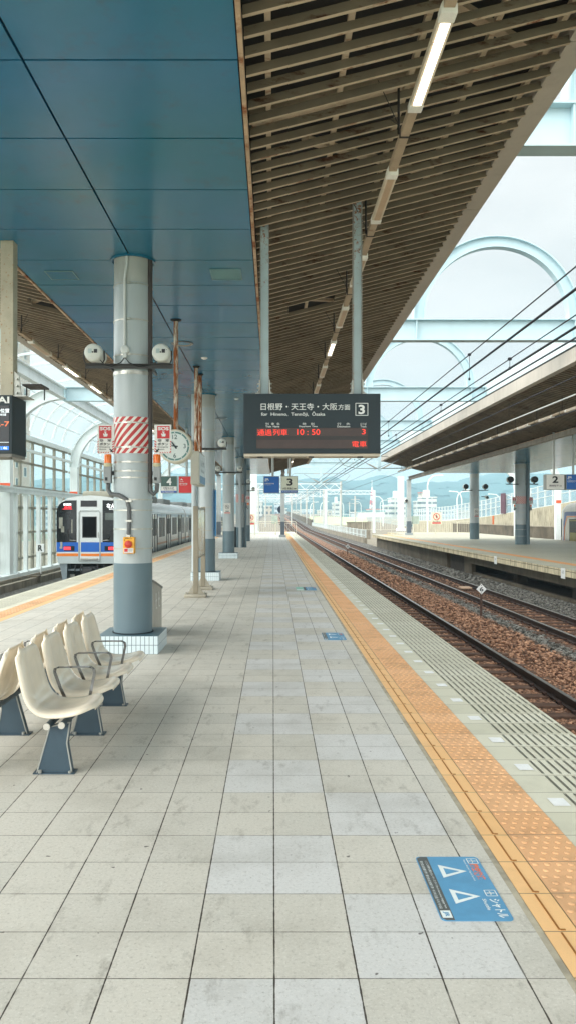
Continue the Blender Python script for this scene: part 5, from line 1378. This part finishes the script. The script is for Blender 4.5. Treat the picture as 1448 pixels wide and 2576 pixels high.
m.build('roof_unit', MATS['roof_unit'], t)
# ------------------------------------------------------------------ overhead line
WIRE = M('wire_dark', (44, 48, 58), .55)
INSU = M('insulator', (176, 170, 158), .3, var=.15, vs=30)
def wire(x, zr, r, label, y0=-2, y1=330, drops=(), x1=None):
    t = thing('overhead_wire', (x, y0, H_+zr), label, 'wire', 'overhead wires beside the canopy')
    xe = x if x1 is None else x1; ys = [y0] + [v for v in range(10, int(y1), 20)] + [y1]
    m = MB(); m.tube([(x + (xe-x)*(y-y0)/(y1-y0), y, H_ + zr + grade(y)) for y in ys], r, 8); m.build('cable', WIRE, t)
    for y, L in drops:
        xx = x + (xe-x)*(y-y0)/(y1-y0)
        m = MB(); m.tube([(xx, y, H_+zr), (xx, y, H_+zr-L)], .005, 6); m.lathe([(.001, .03), (.03, .02), (.036, 0), (.03, -.02), (.001, -.03)], (xx, y, H_+zr), 'z', 12); m.lathe([(.001, .03), (.02, .02), (.02, -.02), (.001, -.03)], (xx, y, H_+zr-L), 'z', 10); m.build('dropper', INSU if L < 0 else WIRE, t)
wire(3.70, 3.06, .010, 'topmost thin dark wire crossing below the round arches', drops=((14.1, .46), (24, .46), (34, .46)))
wire(4.25, 3.20, .022, 'thick dark feeder cable, second of the wires from the top')
wire(3.86, 2.575, .009, 'thin wire with pulley hangers, third of the wires from the top', drops=((12.2, .15), (17.2, .15), (23.5, .15), (31, .15), (40, .15)))
wire(3.86, 2.42, .018, 'dark contact wire, fourth of the wires from the top')
wire(6.25, 3.70, .022, 'thick lowest cable running along the edge of the opposite canopy')
wire(7.1, 3.3, .012, 'far track catenary wire seen beyond the departure board', 45, 330)
wire(7.1, 2.5, .012, 'far track contact wire seen beyond the departure board', 45, 330)
t = thing('suspended_pipe', (8.2, 25, 4.95), 'thin pale pipe slung under the opposite canopy above its lamps', 'pipe')
m = MB(); m.tube([(8.2, 8, 4.97), (8.2, 44, 4.97)], .022, 10); m.build('pipe', PIPEW, t)
for y in (14, 20, 26, 32, 38): MB().tube([(8.2, y, 4.98), (8.2, y, 5.62)], .006, 6).build('hanger', RODD, t)
for sx, xp, yp, lb in ((1, 7.2, 50.7, 'white drop bracket with ribbed insulators hanging over the far track beside the board'), (1, 4.55, 71.2, 'small white drop bracket with insulators over the near track beyond the canopy')):
    t = thing('wire_bracket', (xp, yp, 6.3), lb, 'wire bracket', 'drop brackets of the overhead line')
    MB().bbox(xp-.1, xp+.1, yp-.1, yp+.1, 4.75, 6.3, .01).build('drop_post', STEEL, t)
    for s in (-1, 1):
        m = MB(); m.tube([(xp+s*.12, yp, 4.9), (xp+s*.8, yp, 5.25), (xp+s*1.6, yp, 5.7)], .03, 8)
        m.tube([(xp+s*.1, yp, 5.75), (xp+s*2.5, yp, 5.80), (xp+s*2.75, yp, 5.6), (xp+s*2.4, yp, 5.15), (xp+s*1.6, yp, 4.95), (xp+s*.2, yp, 4.93)], .035, 8); m.build('arm', M('arm_grey', (150, 166, 168), .5), t)
        m = MB()
        for i in range(7): m.lathe([(.03, -.03), (.10, -.01), (.10, .01), (.03, .03)], (xp+s*(.2+.085*i), yp, 4.94+.044*i), 'z', 12)
        for i in range(6): m.lathe([(.03, -.03), (.09, -.01), (.09, .01), (.03, .03)], (xp+s*(.25+.08*i), yp, 5.755), 'z', 12)
        m.build('insulator', INSU, t)

# ------------------------------------------------------------------ trackside things
POSTB = M('post_brown', (84, 62, 52), .8, var=.3, vs=12)
def diamond(x, y, z, r, s, label):
    t = thing('marker_sign', (x, y, -1.1), label, 'track sign', 'diamond markers on posts by the track')
    MB().bbox(x-.028, x+.028, y, y+.05, -1.2, z, .005).build('post', POSTB, t)
    m = MB(); m.prism([(x, z-r), (x+r, z), (x, z+r), (x-r, z)], y-.014, y-.004, 'y'); m.build('plate', WHITE, t)
    m = MB(); text_into(m, s, x-.36*r, x+.36*r, z-.42*r, z+.42*r, front(y-.0155), .02); m.cyl((x, y-.016, z+.72*r), (x, y-.013, z+.72*r), .012, 8); m.cyl((x, y-.016, z-.72*r), (x, y-.013, z-.72*r), .012, 8); m.build('number', INK, t, fix=False)
diamond(5.68, 20.4, -.325, .142, '6', 'white diamond marker with a black 6 on a brown post between the tracks')
diamond(5.38, 54, -.50, .17, '×', 'far diamond marker with a black cross between the tracks')
t = thing('track_beacon', (7.25, 28.2, -1.05), 'small pale box lying between the rails of the far track', 'signal box')
m = MB(); m.bbox(7.05, 7.45, 28.0, 28.5, -1.06, -1.0, .01); m.build('box', M('beacon_pale', (206, 176, 150), .6), t); m = MB(); m.cyl((7.45, 28.2, -1.03), (7.7, 28.4, -1.08), .015, 6); m.build('cable', BLACK, t)
for i, (y, lb) in enumerate(((30.9, 'small white plate with two triangles on the opposite platform lip, the farther one'), (23.7, 'white plate with two triangles on the opposite platform lip, the nearer one'))):
    t = thing('edge_plate', (L2, y, -.1), lb, 'marker plate', 'white plates on the platform lip')
    m = MB(); m.bbox(L2-.025, L2-.004, y-.16, y+.16, -.31, .02, .004); m.build('plate', WHITE, t)
    m = MB()
    for a in (-.08, .03):
        P = [(0, -.14), (.085, -.14), (.0425, -.03)]; Q = [(.02, -.128), (.065, -.128), (.0425, -.065)]
        m.add([(L2-.0265, y-a-u, v) for u, v in P + Q], [(0,1,4,3), (1,2,5,4), (2,0,3,5)])
    m.build('triangles', M('plate_ink', (120, 126, 130), .5), t)

FEN = M('fence_cream', (206, 202, 184), .5, var=.06, rust=.12)
def barrier(x0, x1, y, n, label, z0=0., h=1.22, pitch=.19, group='railing panels at the platform ends'):
    """row of n portable railing panels"""
    w_ = (x1-x0)/n
    for i in range(n):
        a, b_ = x0+i*w_+.03, x0+(i+1)*w_-.03
        t = thing('railing', ((a+b_)/2, y, z0), label(i), 'railing', group)
        m = MB(); m.tube([(a, y, z0), (a, y, z0+h-.08), (a+.08, y, z0+h), (b_-.08, y, z0+h), (b_, y, z0+h-.08), (b_, y, z0)], .024, 10); m.tube([(a, y, z0+.14), (b_, y, z0+.14)], .018, 8); m.tube([(a, y, z0+h-.16), (b_, y, z0+h-.16)], .014, 8); m.build('frame', FEN, t)
        m = MB(); k = int((b_-a)/pitch)
        for j in range(1, k): m.tube([(a+(b_-a)*j/k, y, z0+.14), (a+(b_-a)*j/k, y, z0+h-.16)], .010, 6)
        m.build('bars', FEN, t)
P_ = 'first second third fourth fifth'.split()
barrier(-5.3, 2.1, 66.7, 4, lambda i: f'cream railing panel across the far end of the near platform, {P_[i]} from the left')
barrier(11.3, 19.7, 71.5, 4, lambda i: f'cream railing panel across the far end of the opposite platform, {P_[i]} from the left')
barrier(11.3, 16.0, 95, 2, lambda i: f'white railing far behind the opposite platform, {P_[i]} from the left', -.1, 1.4, .26)
t = thing('equipment_box', (.2, 66.9, .3), 'grey cable box on the fence left of the square column', 'electric box')
m = MB(); m.bbox(-.1, .45, 66.85, 67.2, 1.0, 1.75, .02); m.build('case', M('box_green', (176, 190, 178), .5), t); m = MB(); m.tube([(.5, 66.8, 1.2), (.62, 66.75, .9), (.7, 66.8, 1.4)], .025, 8); m.build('cable', BLACK, t)
t = thing('equipment_box', (13.0, 68.0, .3), 'grey box on the fence right of the square column across the tracks', 'electric box')
m = MB(); m.bbox(12.62, 13.25, 67.9, 68.3, 1.0, 1.7, .02); m.build('case', MATS['box_green'], t); m = MB(); m.tube([(12.6, 67.85, 1.2), (12.55, 67.8, .9), (12.6, 67.85, .5)], .025, 8); m.build('cable', BLACK, t)
t = thing('signal_lamp', (.25, 72, 1), 'dark signal disc peeking out left of the square column', 'signal')
m = MB(); m.lathe([(.001, -.05), (.34, -.05), (.34, .1), (.001, .15)], (.78, 72, 2.35), 'y', 24); m.build('disc', M('signal_dark', (20, 40, 60), .5), t); m = MB(); m.cyl((.85, 72.1, 0), (.85, 72.1, 2.6), .08, 10); m.build('post', RODD, t)
t = thing('trackside_box', (-9.85, 31.2, -1.25), 'low rusty box on a stand beside the kerb in front of the train', 'signal box')
m = MB(); m.bbox(-10.0, -9.72, 31.0, 31.3, -1.08, -.84, .02); m.bbox(-10.03, -9.69, 30.97, 31.33, -.86, -.79, .015); m.build('case', M('old_box', (98, 88, 72), .8, var=.3, rust=.4), t); m = MB(); m.box(-9.92, -9.80, 31.1, 31.2, -1.3, -1.08); m.build('foot', RODD, t)
t = thing('letter_marker', (-10.2, 32.9, -.8), 'thin white post with a black letter R in front of the glass wall', 'track sign')
m = MB(); m.cyl((-10.2, 32.9, -.86), (-10.2, 32.9, .1), .03, 10); m.build('post', WHITE, t); m = MB(); m.bbox(-10.37, -10.03, 32.84, 32.88, .09, .46, .006); m.build('plate', WHITE, t); m = MB(); text_into(m, 'R', -10.30, -10.10, .14, .41, front(32.835), .04); m.build('letter', INK, t, fix=False)

# kerb wall, white fence and retaining walls beyond the platforms
WF = M('fence_white', (200, 208, 206), .5, var=.05)
t = thing('trackside_fence', (9.6, 120, -1), 'white picket fence on a low concrete wall right of the far tracks', 'fence')
m = MB(); m.box(9.5, 9.8, 78, 186, -1.3, -.55); m.build('wall', CONC, t)
m = MB()
y = 78
while y < 186: m.box(9.63, 9.66, y, y+.03, -.55, .2); y += .62
m.build('pickets', WF, t)
m = MB()
for i in range(28): m.box(9.58, 9.72, 78+i*4, 78.12+i*4, -.55, .3)
m.box(9.62, 9.68, 78, 186, -.35, -.29); m.box(9.62, 9.68, 78, 186, .2, .26)
m.build('posts', WF, t)
t = thing('sound_wall', (9.6, 330, 0), 'dark low sound wall following the far curve of the tracks', 'wall')
m = MB()
for a, b_ in zip(range(186, 500, 20), range(206, 520, 20)):
    za, zb = grade(a), grade(b_); m.add([(9.5, a, -1.2+za), (9.5, b_, -1.2+zb), (9.5, b_, .35+zb), (9.5, a, .35+za), (9.8, a, -1.2+za), (9.8, b_, -1.2+zb), (9.8, b_, .35+zb), (9.8, a, .35+za)], [(0,1,2,3), (4,7,6,5), (3,2,6,7), (0,3,7,4), (1,5,6,2)])
m.build('panels', CONCD, t); m = MB()
for a in range(186, 500, 10): m.box(9.4, 9.9, a, a+.4, -1.2+grade(a), .55+grade(a))
m.build('posts', CONC, t)
t = thing('retaining_wall', (14, 100, 0), 'grey concrete wall behind the far railing', 'wall')
m = MB(); m.box(9.9, 13.0, 100, 100.4, -1.4, .85); m.box(9.8, 13.1, 99.95, 100.45, .85, .97); m.build('wall', CONC, t)
GREEN = M('green_barrier', (176, 196, 150), .8, var=.15, vs=.4)
t = thing('green_bank', (18, 205, 0), 'pale green banked strip beyond the white fence', 'embankment')
m = MB(); m.add([(10.2, 204, -1.5), (26, 204, -1.5), (26, 209, 1.5), (10.2, 209, 1.7), (10.2, 215, -1.5), (26, 215, -1.5)], [(0,1,2,3), (3,2,5,4), (0,3,4), (1,5,2)]); m.build('slope', GREEN, t); m = MB()
for i in range(32): m.box(10.2+i*.5, 10.24+i*.5, 209.5, 209.6, 1.3, 2.4)
m.box(10.2, 26, 209.52, 209.58, 2.3, 2.4); m.build('rail', WF, t)
t = thing('low_wall', (24, 74, 0), 'weathered dark concrete wall along the back of the opposite platform', 'wall')
m = MB()
for i in range(8): m.box(24.2, 24.6, 56+i*5.6, 61.56+i*5.6, -1.3, .72)
m.build('wall', CONCD, t); m = MB(); m.box(24.15, 24.65, 56, 100.8, .72, .80); m.build('coping', CONC, t)
m = MB(); m.box(24.17, 24.2, 63.6, 64.1, -.1, .35); m.build('hatch', M('hatch_red', (166, 110, 84), .6), t)
VCON = M('viaduct_concrete', (178, 170, 146), .85, var=.22, vs=.5, dirt=1.0)
t = thing('ramp_wall', (26.3, 80, 0), 'stained beige concrete ramp wall rising towards the right', 'wall')
m = MB(); seg = [(58, 3.35, .25), (69.5, 2.72, -.1), (80, 2.2, -.5), (91.4, 1.65, -1.2), (110, 1.1, -1.4), (140, .9, -1.4)]
def zramp(y):
    for (a, za, ba), (b_, zb, bb) in zip(seg, seg[1:]):
        if a <= y <= b_: k = (y-a)/(b_-a); return za+(zb-za)*k, ba+(bb-ba)*k
    return seg[-1][1:]
y = 58.0
while y < 139:
    y2 = min(y+3.0, 140); (t0, b0_), (t1, b1_) = zramp(y), zramp(y2-.04)
    m.add([(26, y, b0_), (26, y2-.04, b1_), (26, y2-.04, t1), (26, y, t0), (26.5, y, b0_), (26.5, y2-.04, b1_), (26.5, y2-.04, t1), (26.5, y, t0)], [(0,1,2,3), (4,7,6,5), (3,2,6,7), (0,4,5,1), (0,3,7,4), (1,5,6,2)]); y = y2
m.build('panels', VCON, t)
m = MB(); m.add([(26.1, 58, -1.3), (26.1, 140, -1.3), (26.1, 140, .8), (26.1, 91.4, 1.5), (26.1, 58, 3.2)], [(0,1,2,3,4)]); m.build('infill', M('infill_white', (214, 220, 220), .6), t)
m = MB(); m.box(25.985, 26.0, 88.0, 88.7, -1.0, 1.75); m.build('rust_streak', M('rust_streak', (188, 96, 48), .9, var=.4, vs=3), t)
FP = pane_material('fence_pane', (.74, .82, .88), .22, .25)
t = thing('sound_barrier', (26.2, 80, 2), 'tall white framed translucent sound barrier on top of the ramp wall', 'fence')
y = 58.0; m = MB(); mp_ = MB(); pts = []
while y < 139:
    z = zramp(y)[0]; z2 = zramp(min(y+2.0, 139.9))[0]; m.bbox(26.12, 26.28, y-.07, y+.07, z, z+2.15, .01)
    for q in (.05, .95, 1.55, 2.08): m.bar((26.2, y, z+q), (26.2, y+2.0, z2+q), .07, .06)
    mp_.add([(26.2, y+.07, z+.05), (26.2, y+1.93, z2+.05), (26.2, y+1.93, z2+2.08), (26.2, y+.07, z+2.08)], [(0,1,2,3)]); y += 2.0
m.build('frame', WF, t); mp_.build('panes', FP, t)
m = MB(); m.bbox(25.9, 26.0, 83.6, 85.2, 2.0, 4.3, .01); m.build('purple_panel', M('purple_brown', (86, 54, 66), .6), t)

# ------------------------------------------------------------------ gantries and poles along the line
POLEC = M('pole_concrete', (184, 186, 180), .7, var=.1, vs=1)
def gantry(Y, x0, x1, label):
    g = grade(Y); t = thing('line_gantry', ((x0+x1)/2, Y, -1), label, 'gantry', 'lattice gantries over the far tracks')
    for x in (x0, x1): m = MB(); m.tube([(x, Y, -1.5), (x, Y, 7.2+g)], .22, 12, r2=.17); m.build('pole', POLEC, t)
    m = MB(); za, zb = 5.9+g, 6.8+g
    for z in (za, zb):
        for dy in (-.3, .3): m.bar((x0, Y+dy, z), (x1, Y+dy, z), .1, .1)
    n = int((x1-x0)/.9)
    for i in range(n):
        a = x0+(x1-x0)*i/n; b_ = x0+(x1-x0)*(i+1)/n; z0, z1 = (za, zb) if i % 2 else (zb, za)
        for dy in (-.3, .3): m.bar((a, Y+dy, z0), (b_, Y+dy, z1), .06, .06)
    m.build('truss', WSTEEL, t)
    m = MB()
    for x in (TR3-.2, TR2+.2):
        m.bar((x, Y, za), (x, Y, za-1.2), .12, .12); m.bar((x-1.2, Y, za-.4), (x, Y, za-1.1), .05, .05); m.bar((x+1.2, Y, za-.4), (x, Y, za-1.1), .05, .05); m.bar((x-1.5, Y, za-1.1), (x+1.5, Y, za-1.2), .05, .05)
    m.build('wire_arms', WSTEEL, t)
for i, Y in enumerate((117, 157, 197, 240, 290, 345, 410)): gantry(Y, -9.0, 10.6, f'white lattice gantry over the tracks, {ORD[i]} beyond the platform end')
t = thing('steel_portal', (14.5, 140, -1), 'separate steel portal with a pipe beam right of the white fence', 'gantry')
for x in (9.9, 18.9): m = MB(); m.tube([(x, 140, -1.5), (x, 140, 6.6)], .28, 12); m.build('post', WSTEEL, t)
m = MB()
for z in (5.9, 6.5): m.bar((9.9, 140, z), (18.9, 140, z), .14, .14)
for i in range(14): m.bar((9.9+i*.643, 140, 5.9 if i % 2 else 6.5), (9.9+(i+1)*.643, 140, 6.5 if i % 2 else 5.9), .07, .07)
m.build('beam', WSTEEL, t)
for i, (px, top, Y) in enumerate(((892, 1247, 135), (732, 1235, 190), (771, 1233, 210), (878, 1262, 250), (650, 1220, 150), (668, 1235, 190), (756, 1240, 260), (839, 1268, 230))):
    x, _, z = at(px, top, Y); g = grade(Y) if x < 9 else 0
    t = thing('utility_pole', (x, Y, -1.3), f'pale slim line pole beyond the platforms, {ORD[i]} of a scattered line', 'pole', 'slim poles beyond the platforms')
    m = MB(); m.tube([(x, Y, -8 if x > 10 else -1.3), (x, Y, z)], .2, 10, r2=.14); m.build('shaft', POLEC, t)
    m = MB(); m.bar((x-.8, Y, z-.7), (x+.8, Y, z-.7), .1, .1); m.bar((x-.6, Y, z-1.4), (x+.6, Y, z-1.4), .1, .1); m.build('cross_arm', POLEC, t)
LH = M('lamp_head', (226, 232, 228), .4)
for i, (px, top, Y, s) in enumerate(((962, 1249, 190, -1), (780, 1263, 240, 1), (805, 1262, 230, 1), (863, 1262, 260, -1), (955, 1258, 280, 1), (1074, 1196, 120, 1), (1160, 1236, 150, -1), (1148, 1236, 151, 1), (1258, 1243, 150, -1), (907, 1262, 300, -1), (1290, 1246, 170, -1), (1195, 1232, 170, -1))):
    x, _, z = at(px, top, Y)
    t = thing('street_lamp', (x, Y, -8), f'curved road street lamp in the hazy distance, {ORD[i]} of the row', 'street lamp', 'street lamps along the far road')
    m = MB(); m.tube([(x, Y, -8), (x, Y, z-1.6), (x+s*.25, Y, z-.7), (x+s*.9, Y, z-.1), (x+s*2.0, Y, z)], .11, 10); m.build('pole', LH, t)
    m = MB(); m.lathe([(.001, -.12), (.28, -.06), (.32, 0), (.2, .1), (.001, .13)], (x+s*2.3, Y, z), 'z', 14); m.build('lamp_head', LH, t)

# ------------------------------------------------------------------ town and hills in the haze
def bmat(name, wall, win, sx, sz, fx=.55, fz=.5):
    m = bpy.data.materials.new(name); t = NT(m); x, y, z = t.xyz()
    u = t.m('ADD', x, y); a = t.m('LESS_THAN', t.m('FRACT', t.m('DIVIDE', u, sx)), fx); b_ = t.m('LESS_THAN', t.m('FRACT', t.m('DIVIDE', z, sz)), fz)
    c = t.mix(t.m('MULTIPLY', a, b_), lin(wall), lin(win)); t.bsdf(**{'Base Color': c, 'Roughness': .6}); return m
BM = [bmat('flats_white', (200, 202, 196), (104, 116, 122), 3.2, 3.0, .8, .42), bmat('flats_cream', (192, 182, 166), (100, 108, 112), 2.6, 3.1), bmat('office_grey', (190, 200, 206), (110, 126, 138), 2.2, 3.3, .75, .5)]
WALLW = M('house_white', (222, 224, 218), .7, var=.06, vs=.1)
def building(px0, px1, ptop, Y, depth, k, label, roof=None, group='buildings of the hazy town', name='town_building', stair=False):
    x0, _, z = at(px0, ptop, Y); x1 = at(px1, ptop, Y)[0]
    t = thing(name, ((x0+x1)/2, Y, -8), label, 'building', group)
    m = MB(); m.box(x0, x1, Y, Y+depth, -8, z); m.build('wall', BM[k] if k is not None else WALLW, t)
    m = MB(); m.box(x0-.3, x1+.3, Y-.3, Y+depth+.3, z, z+.5)
    if stair: m.box(x0+(x1-x0)*.25, x0+(x1-x0)*.55, Y+1, Y+depth*.6, z+.5, z+4.5)
    m.build('roof', roof or WALLW, t)
ROOFR = M('roof_red', (190, 110, 96), .7); ROOFT = M('roof_teal', (120, 168, 172), .6)
building(1060, 1097, 1252, 430, 14, 0, 'white block of flats with balconies, right of the square column across the tracks', stair=True)
building(1046, 1062, 1262, 432, 10, 0, 'lower wing of white flats next to the square column across the tracks')
building(983, 1020, 1254, 440, 14, 0, 'white stepped flats left of the wide white post', stair=True)
building(968, 986, 1272, 438, 14, 0, 'low stepped end of the white flats by the wide post')
building(1056, 1068, 1240, 470, 8, 1, 'slim tower with a red top behind the white flats', ROOFR)
building(838, 856, 1266, 520, 14, 0, 'pale stepped flats under the radio tower, further left', stair=True)
building(917, 966, 1287, 330, 30, None, 'long low white warehouse behind the far railing', ROOFT)
building(893, 918, 1290, 360, 22, 2, 'low grey shed left of the white warehouse')
building(760, 790, 1283, 560, 20, 2, 'flat grey roofed building by the far tracks')
building(800, 836, 1284, 600, 22, 1, 'low cream building beyond the pale green bank')
building(930, 985, 1282, 480, 22, None, 'white hall with a red roof below the radio tower', ROOFR)
building(1104, 1140, 1287, 420, 20, 2, 'low grey building behind the no entry sign across the tracks')
building(1146, 1186, 1284, 460, 20, 1, 'low cream building left of the plain column across the tracks')
for i, (a, b_, tp, Y) in enumerate(((640, 660, 1262, 380), (664, 684, 1274, 420), (690, 704, 1268, 520), (708, 722, 1280, 560), (735, 752, 1284, 640), (90, 130, 1272, 420), (140, 175, 1280, 380), (200, 240, 1276, 460), (252, 285, 1284, 420), (395, 430, 1280, 420), (446, 480, 1276, 380))):
    building(a, b_, tp, Y, 18, i % 3, f'pale distant town building, {ORD[i]} of the low row at the left', group='low town buildings at the left')
t = thing('radio_tower', (79, 600, -8), 'red and white lattice radio tower in the haze', 'tower')
tb = MB(); WR = [M('tower_red', (214, 96, 96), .6), M('tower_white', (232, 228, 224), .6)]
zt = 26; 
for lv in range(8):
    z0, z1 = -2+lv*3.4, -2+(lv+1)*3.4; w0, w1 = 2.6*(1-lv/9), 2.6*(1-(lv+1)/9); mi = lv % 2
    for sx, sy in ((-1,-1),(1,-1),(1,1),(-1,1)):
        tb.bar((79.2+sx*w0, 600+sy*w0, z0), (79.2+sx*w1, 600+sy*w1, z1), .4, .4, mi)
    for sy in (-1, 1): tb.bar((79.2-w0, 600+sy*w0, z0), (79.2+w1, 600+sy*w1, z1), .25, .25, mi); tb.bar((79.2+w0, 600+sy*w0, z0), (79.2-w1, 600+sy*w1, z1), .25, .25, mi); tb.bar((79.2-w0, 600+sy*w0, z0), (79.2+w0, 600+sy*w0, z0), .3, .3, mi)
tb.build('lattice', WR, t); m = MB(); m.cyl((79.2, 600, 25), (79.2, 600, 31), .2, 8); m.box(78.2, 80.2, 599, 601, -8, -2); m.build('mast', WR[1], t)
t = thing('elevated_road', (60, 330, 0), 'pale elevated road behind the opposite platform', 'road bridge')
m = MB(); m.box(14, 220, 300, 310, -1.6, .6); m.box(14, 220, 300, 300.3, .6, 1.5); m.build('deck', POLEC, t); m = MB()
for i in range(9): m.box(24+i*24, 26+i*24, 303, 307, -8, -1.6)
m.build('piers', POLEC, t)
# hotel tower beyond the glass wall
TWALL = M('tower_pink', (208, 180, 160), .8, var=.06, vs=.2)
t = thing('hotel_tower', (-120, 300, -8), 'tall pinkish tower with small windows beyond the glass wall', 'building')
m = MB(); m.box(-150, -103.8, 300, 320, -8, 110); m.build('wall', TWALL, t)
m = MB(); m.box(-150.4, -103.4, 299.6, 320.4, 110, 111); m.build('roof', TWALL, t)
for k in range(10):
    for y, dz in ((303.6, 0), (313.5, -3.2)):
        z = 71 + dz - 8.2*k
        wd = MB().box(-104, -103.72, y-1.5, y+1.5, z, z+3.6).build('window', TGL2, t)
        m = MB()
        for a in ((y-1.8, y-1.5, z-.3, z+3.9), (y+1.5, y+1.8, z-.3, z+3.9), (y-1.5, y+1.5, z-.3, z), (y-1.5, y+1.5, z+3.6, z+3.9)): m.box(-104, -103.66, a[0], a[1], a[2], a[3])
        m.build('frame', WALLW, wd)
# hills
ridge = [(-300, 1232), (60, 1226), (150, 1206), (230, 1198), (270, 1197), (330, 1204), (440, 1190), (520, 1186), (560, 1190), (600, 1202), (680, 1206), (760, 1204), (800, 1203), (835, 1200), (868, 1210), (905, 1211), (940, 1204), (967, 1200), (1000, 1212), (1028, 1218), (1070, 1213), (1120, 1210), (1176, 1203), (1210, 1200), (1268, 1191), (1285, 1190), (1310, 1198), (1355, 1192), (1400, 1196), (1460, 1206), (1700, 1228), (2000, 1250)]
def hill_mesh(Y, scale, seed, depth, nm, mt):
    r_ = np.random.default_rng(seed)
    xs = np.linspace(-400, 2100, 300); px = np.array([p for p, _ in ridge]); py = np.array([q for _, q in ridge])
    yy = np.interp(xs, px, py)
    n1 = sum(np.sin(xs*f_ + r_.uniform(0, 6))*a for f_, a in ((.021, 3.0), (.047, 2.0), (.11, 1.2), (.27, .7), (.6, .4)))
    h = (V_ - yy)*scale + n1*(1 if scale > .9 else 2.2)
    X = (xs - U_)*Y/F_; Z = H_ + np.maximum(h, 3)*Y/F_
    rows = 14; m = MB(); vs = []; n = len(xs)
    for k in range(rows):
        f_ = k/(rows-1); 
        wob = sum(np.sin(xs*q + k*1.3 + r_.uniform(0, 6))*a for q, a in ((.05, 30), (.13, 16), (.31, 8)))*(1-f_)*f_*4
        for i in range(n): vs.append((X[i], Y - depth*(1-f_) + wob[i]*.8, -8 + (Z[i]+8)*(math.sin(f_*math.pi/2))**1.1 + wob[i]*.10))
    m.add(vs, [(k*n+i, k*n+i+1, (k+1)*n+i+1, (k+1)*n+i) for k in range(rows-1) for i in range(n-1)], 0, True)
    return struct(m, nm, [mt], None)
HILL = M('hill_green', (46, 78, 78), .95, var=.3, vs=.01)
o = hill_mesh(1600, 1.0, 3, 500, 'hills', HILL); o['label'] = 'hazy blue mountain ridge'
o = hill_mesh(1050, .42, 8, 280, 'foothills', HILL); o['label'] = 'lower wooded foothills before the ridge'
# ------------------------------------------------------------------ air
hz = bpy.data.materials.new('haze'); hz.use_nodes = True; nt = hz.node_tree; nt.nodes.clear()
ho = nt.nodes.new('ShaderNodeOutputMaterial'); hv = nt.nodes.new('ShaderNodeVolumePrincipled')
hv.inputs['Color'].default_value = HAZE_COL; hv.inputs['Density'].default_value = HAZE_DENS; hv.inputs['Anisotropy'].default_value = 0
nt.links.new(hv.outputs[0], ho.inputs['Volume'])
m = MB(); m.box(-2600, 2600, -150, 2300, -9, 112); o = m.build('haze', hz); tag(o, 'pale blue haze in the air over the town', None, None, 'stuff')
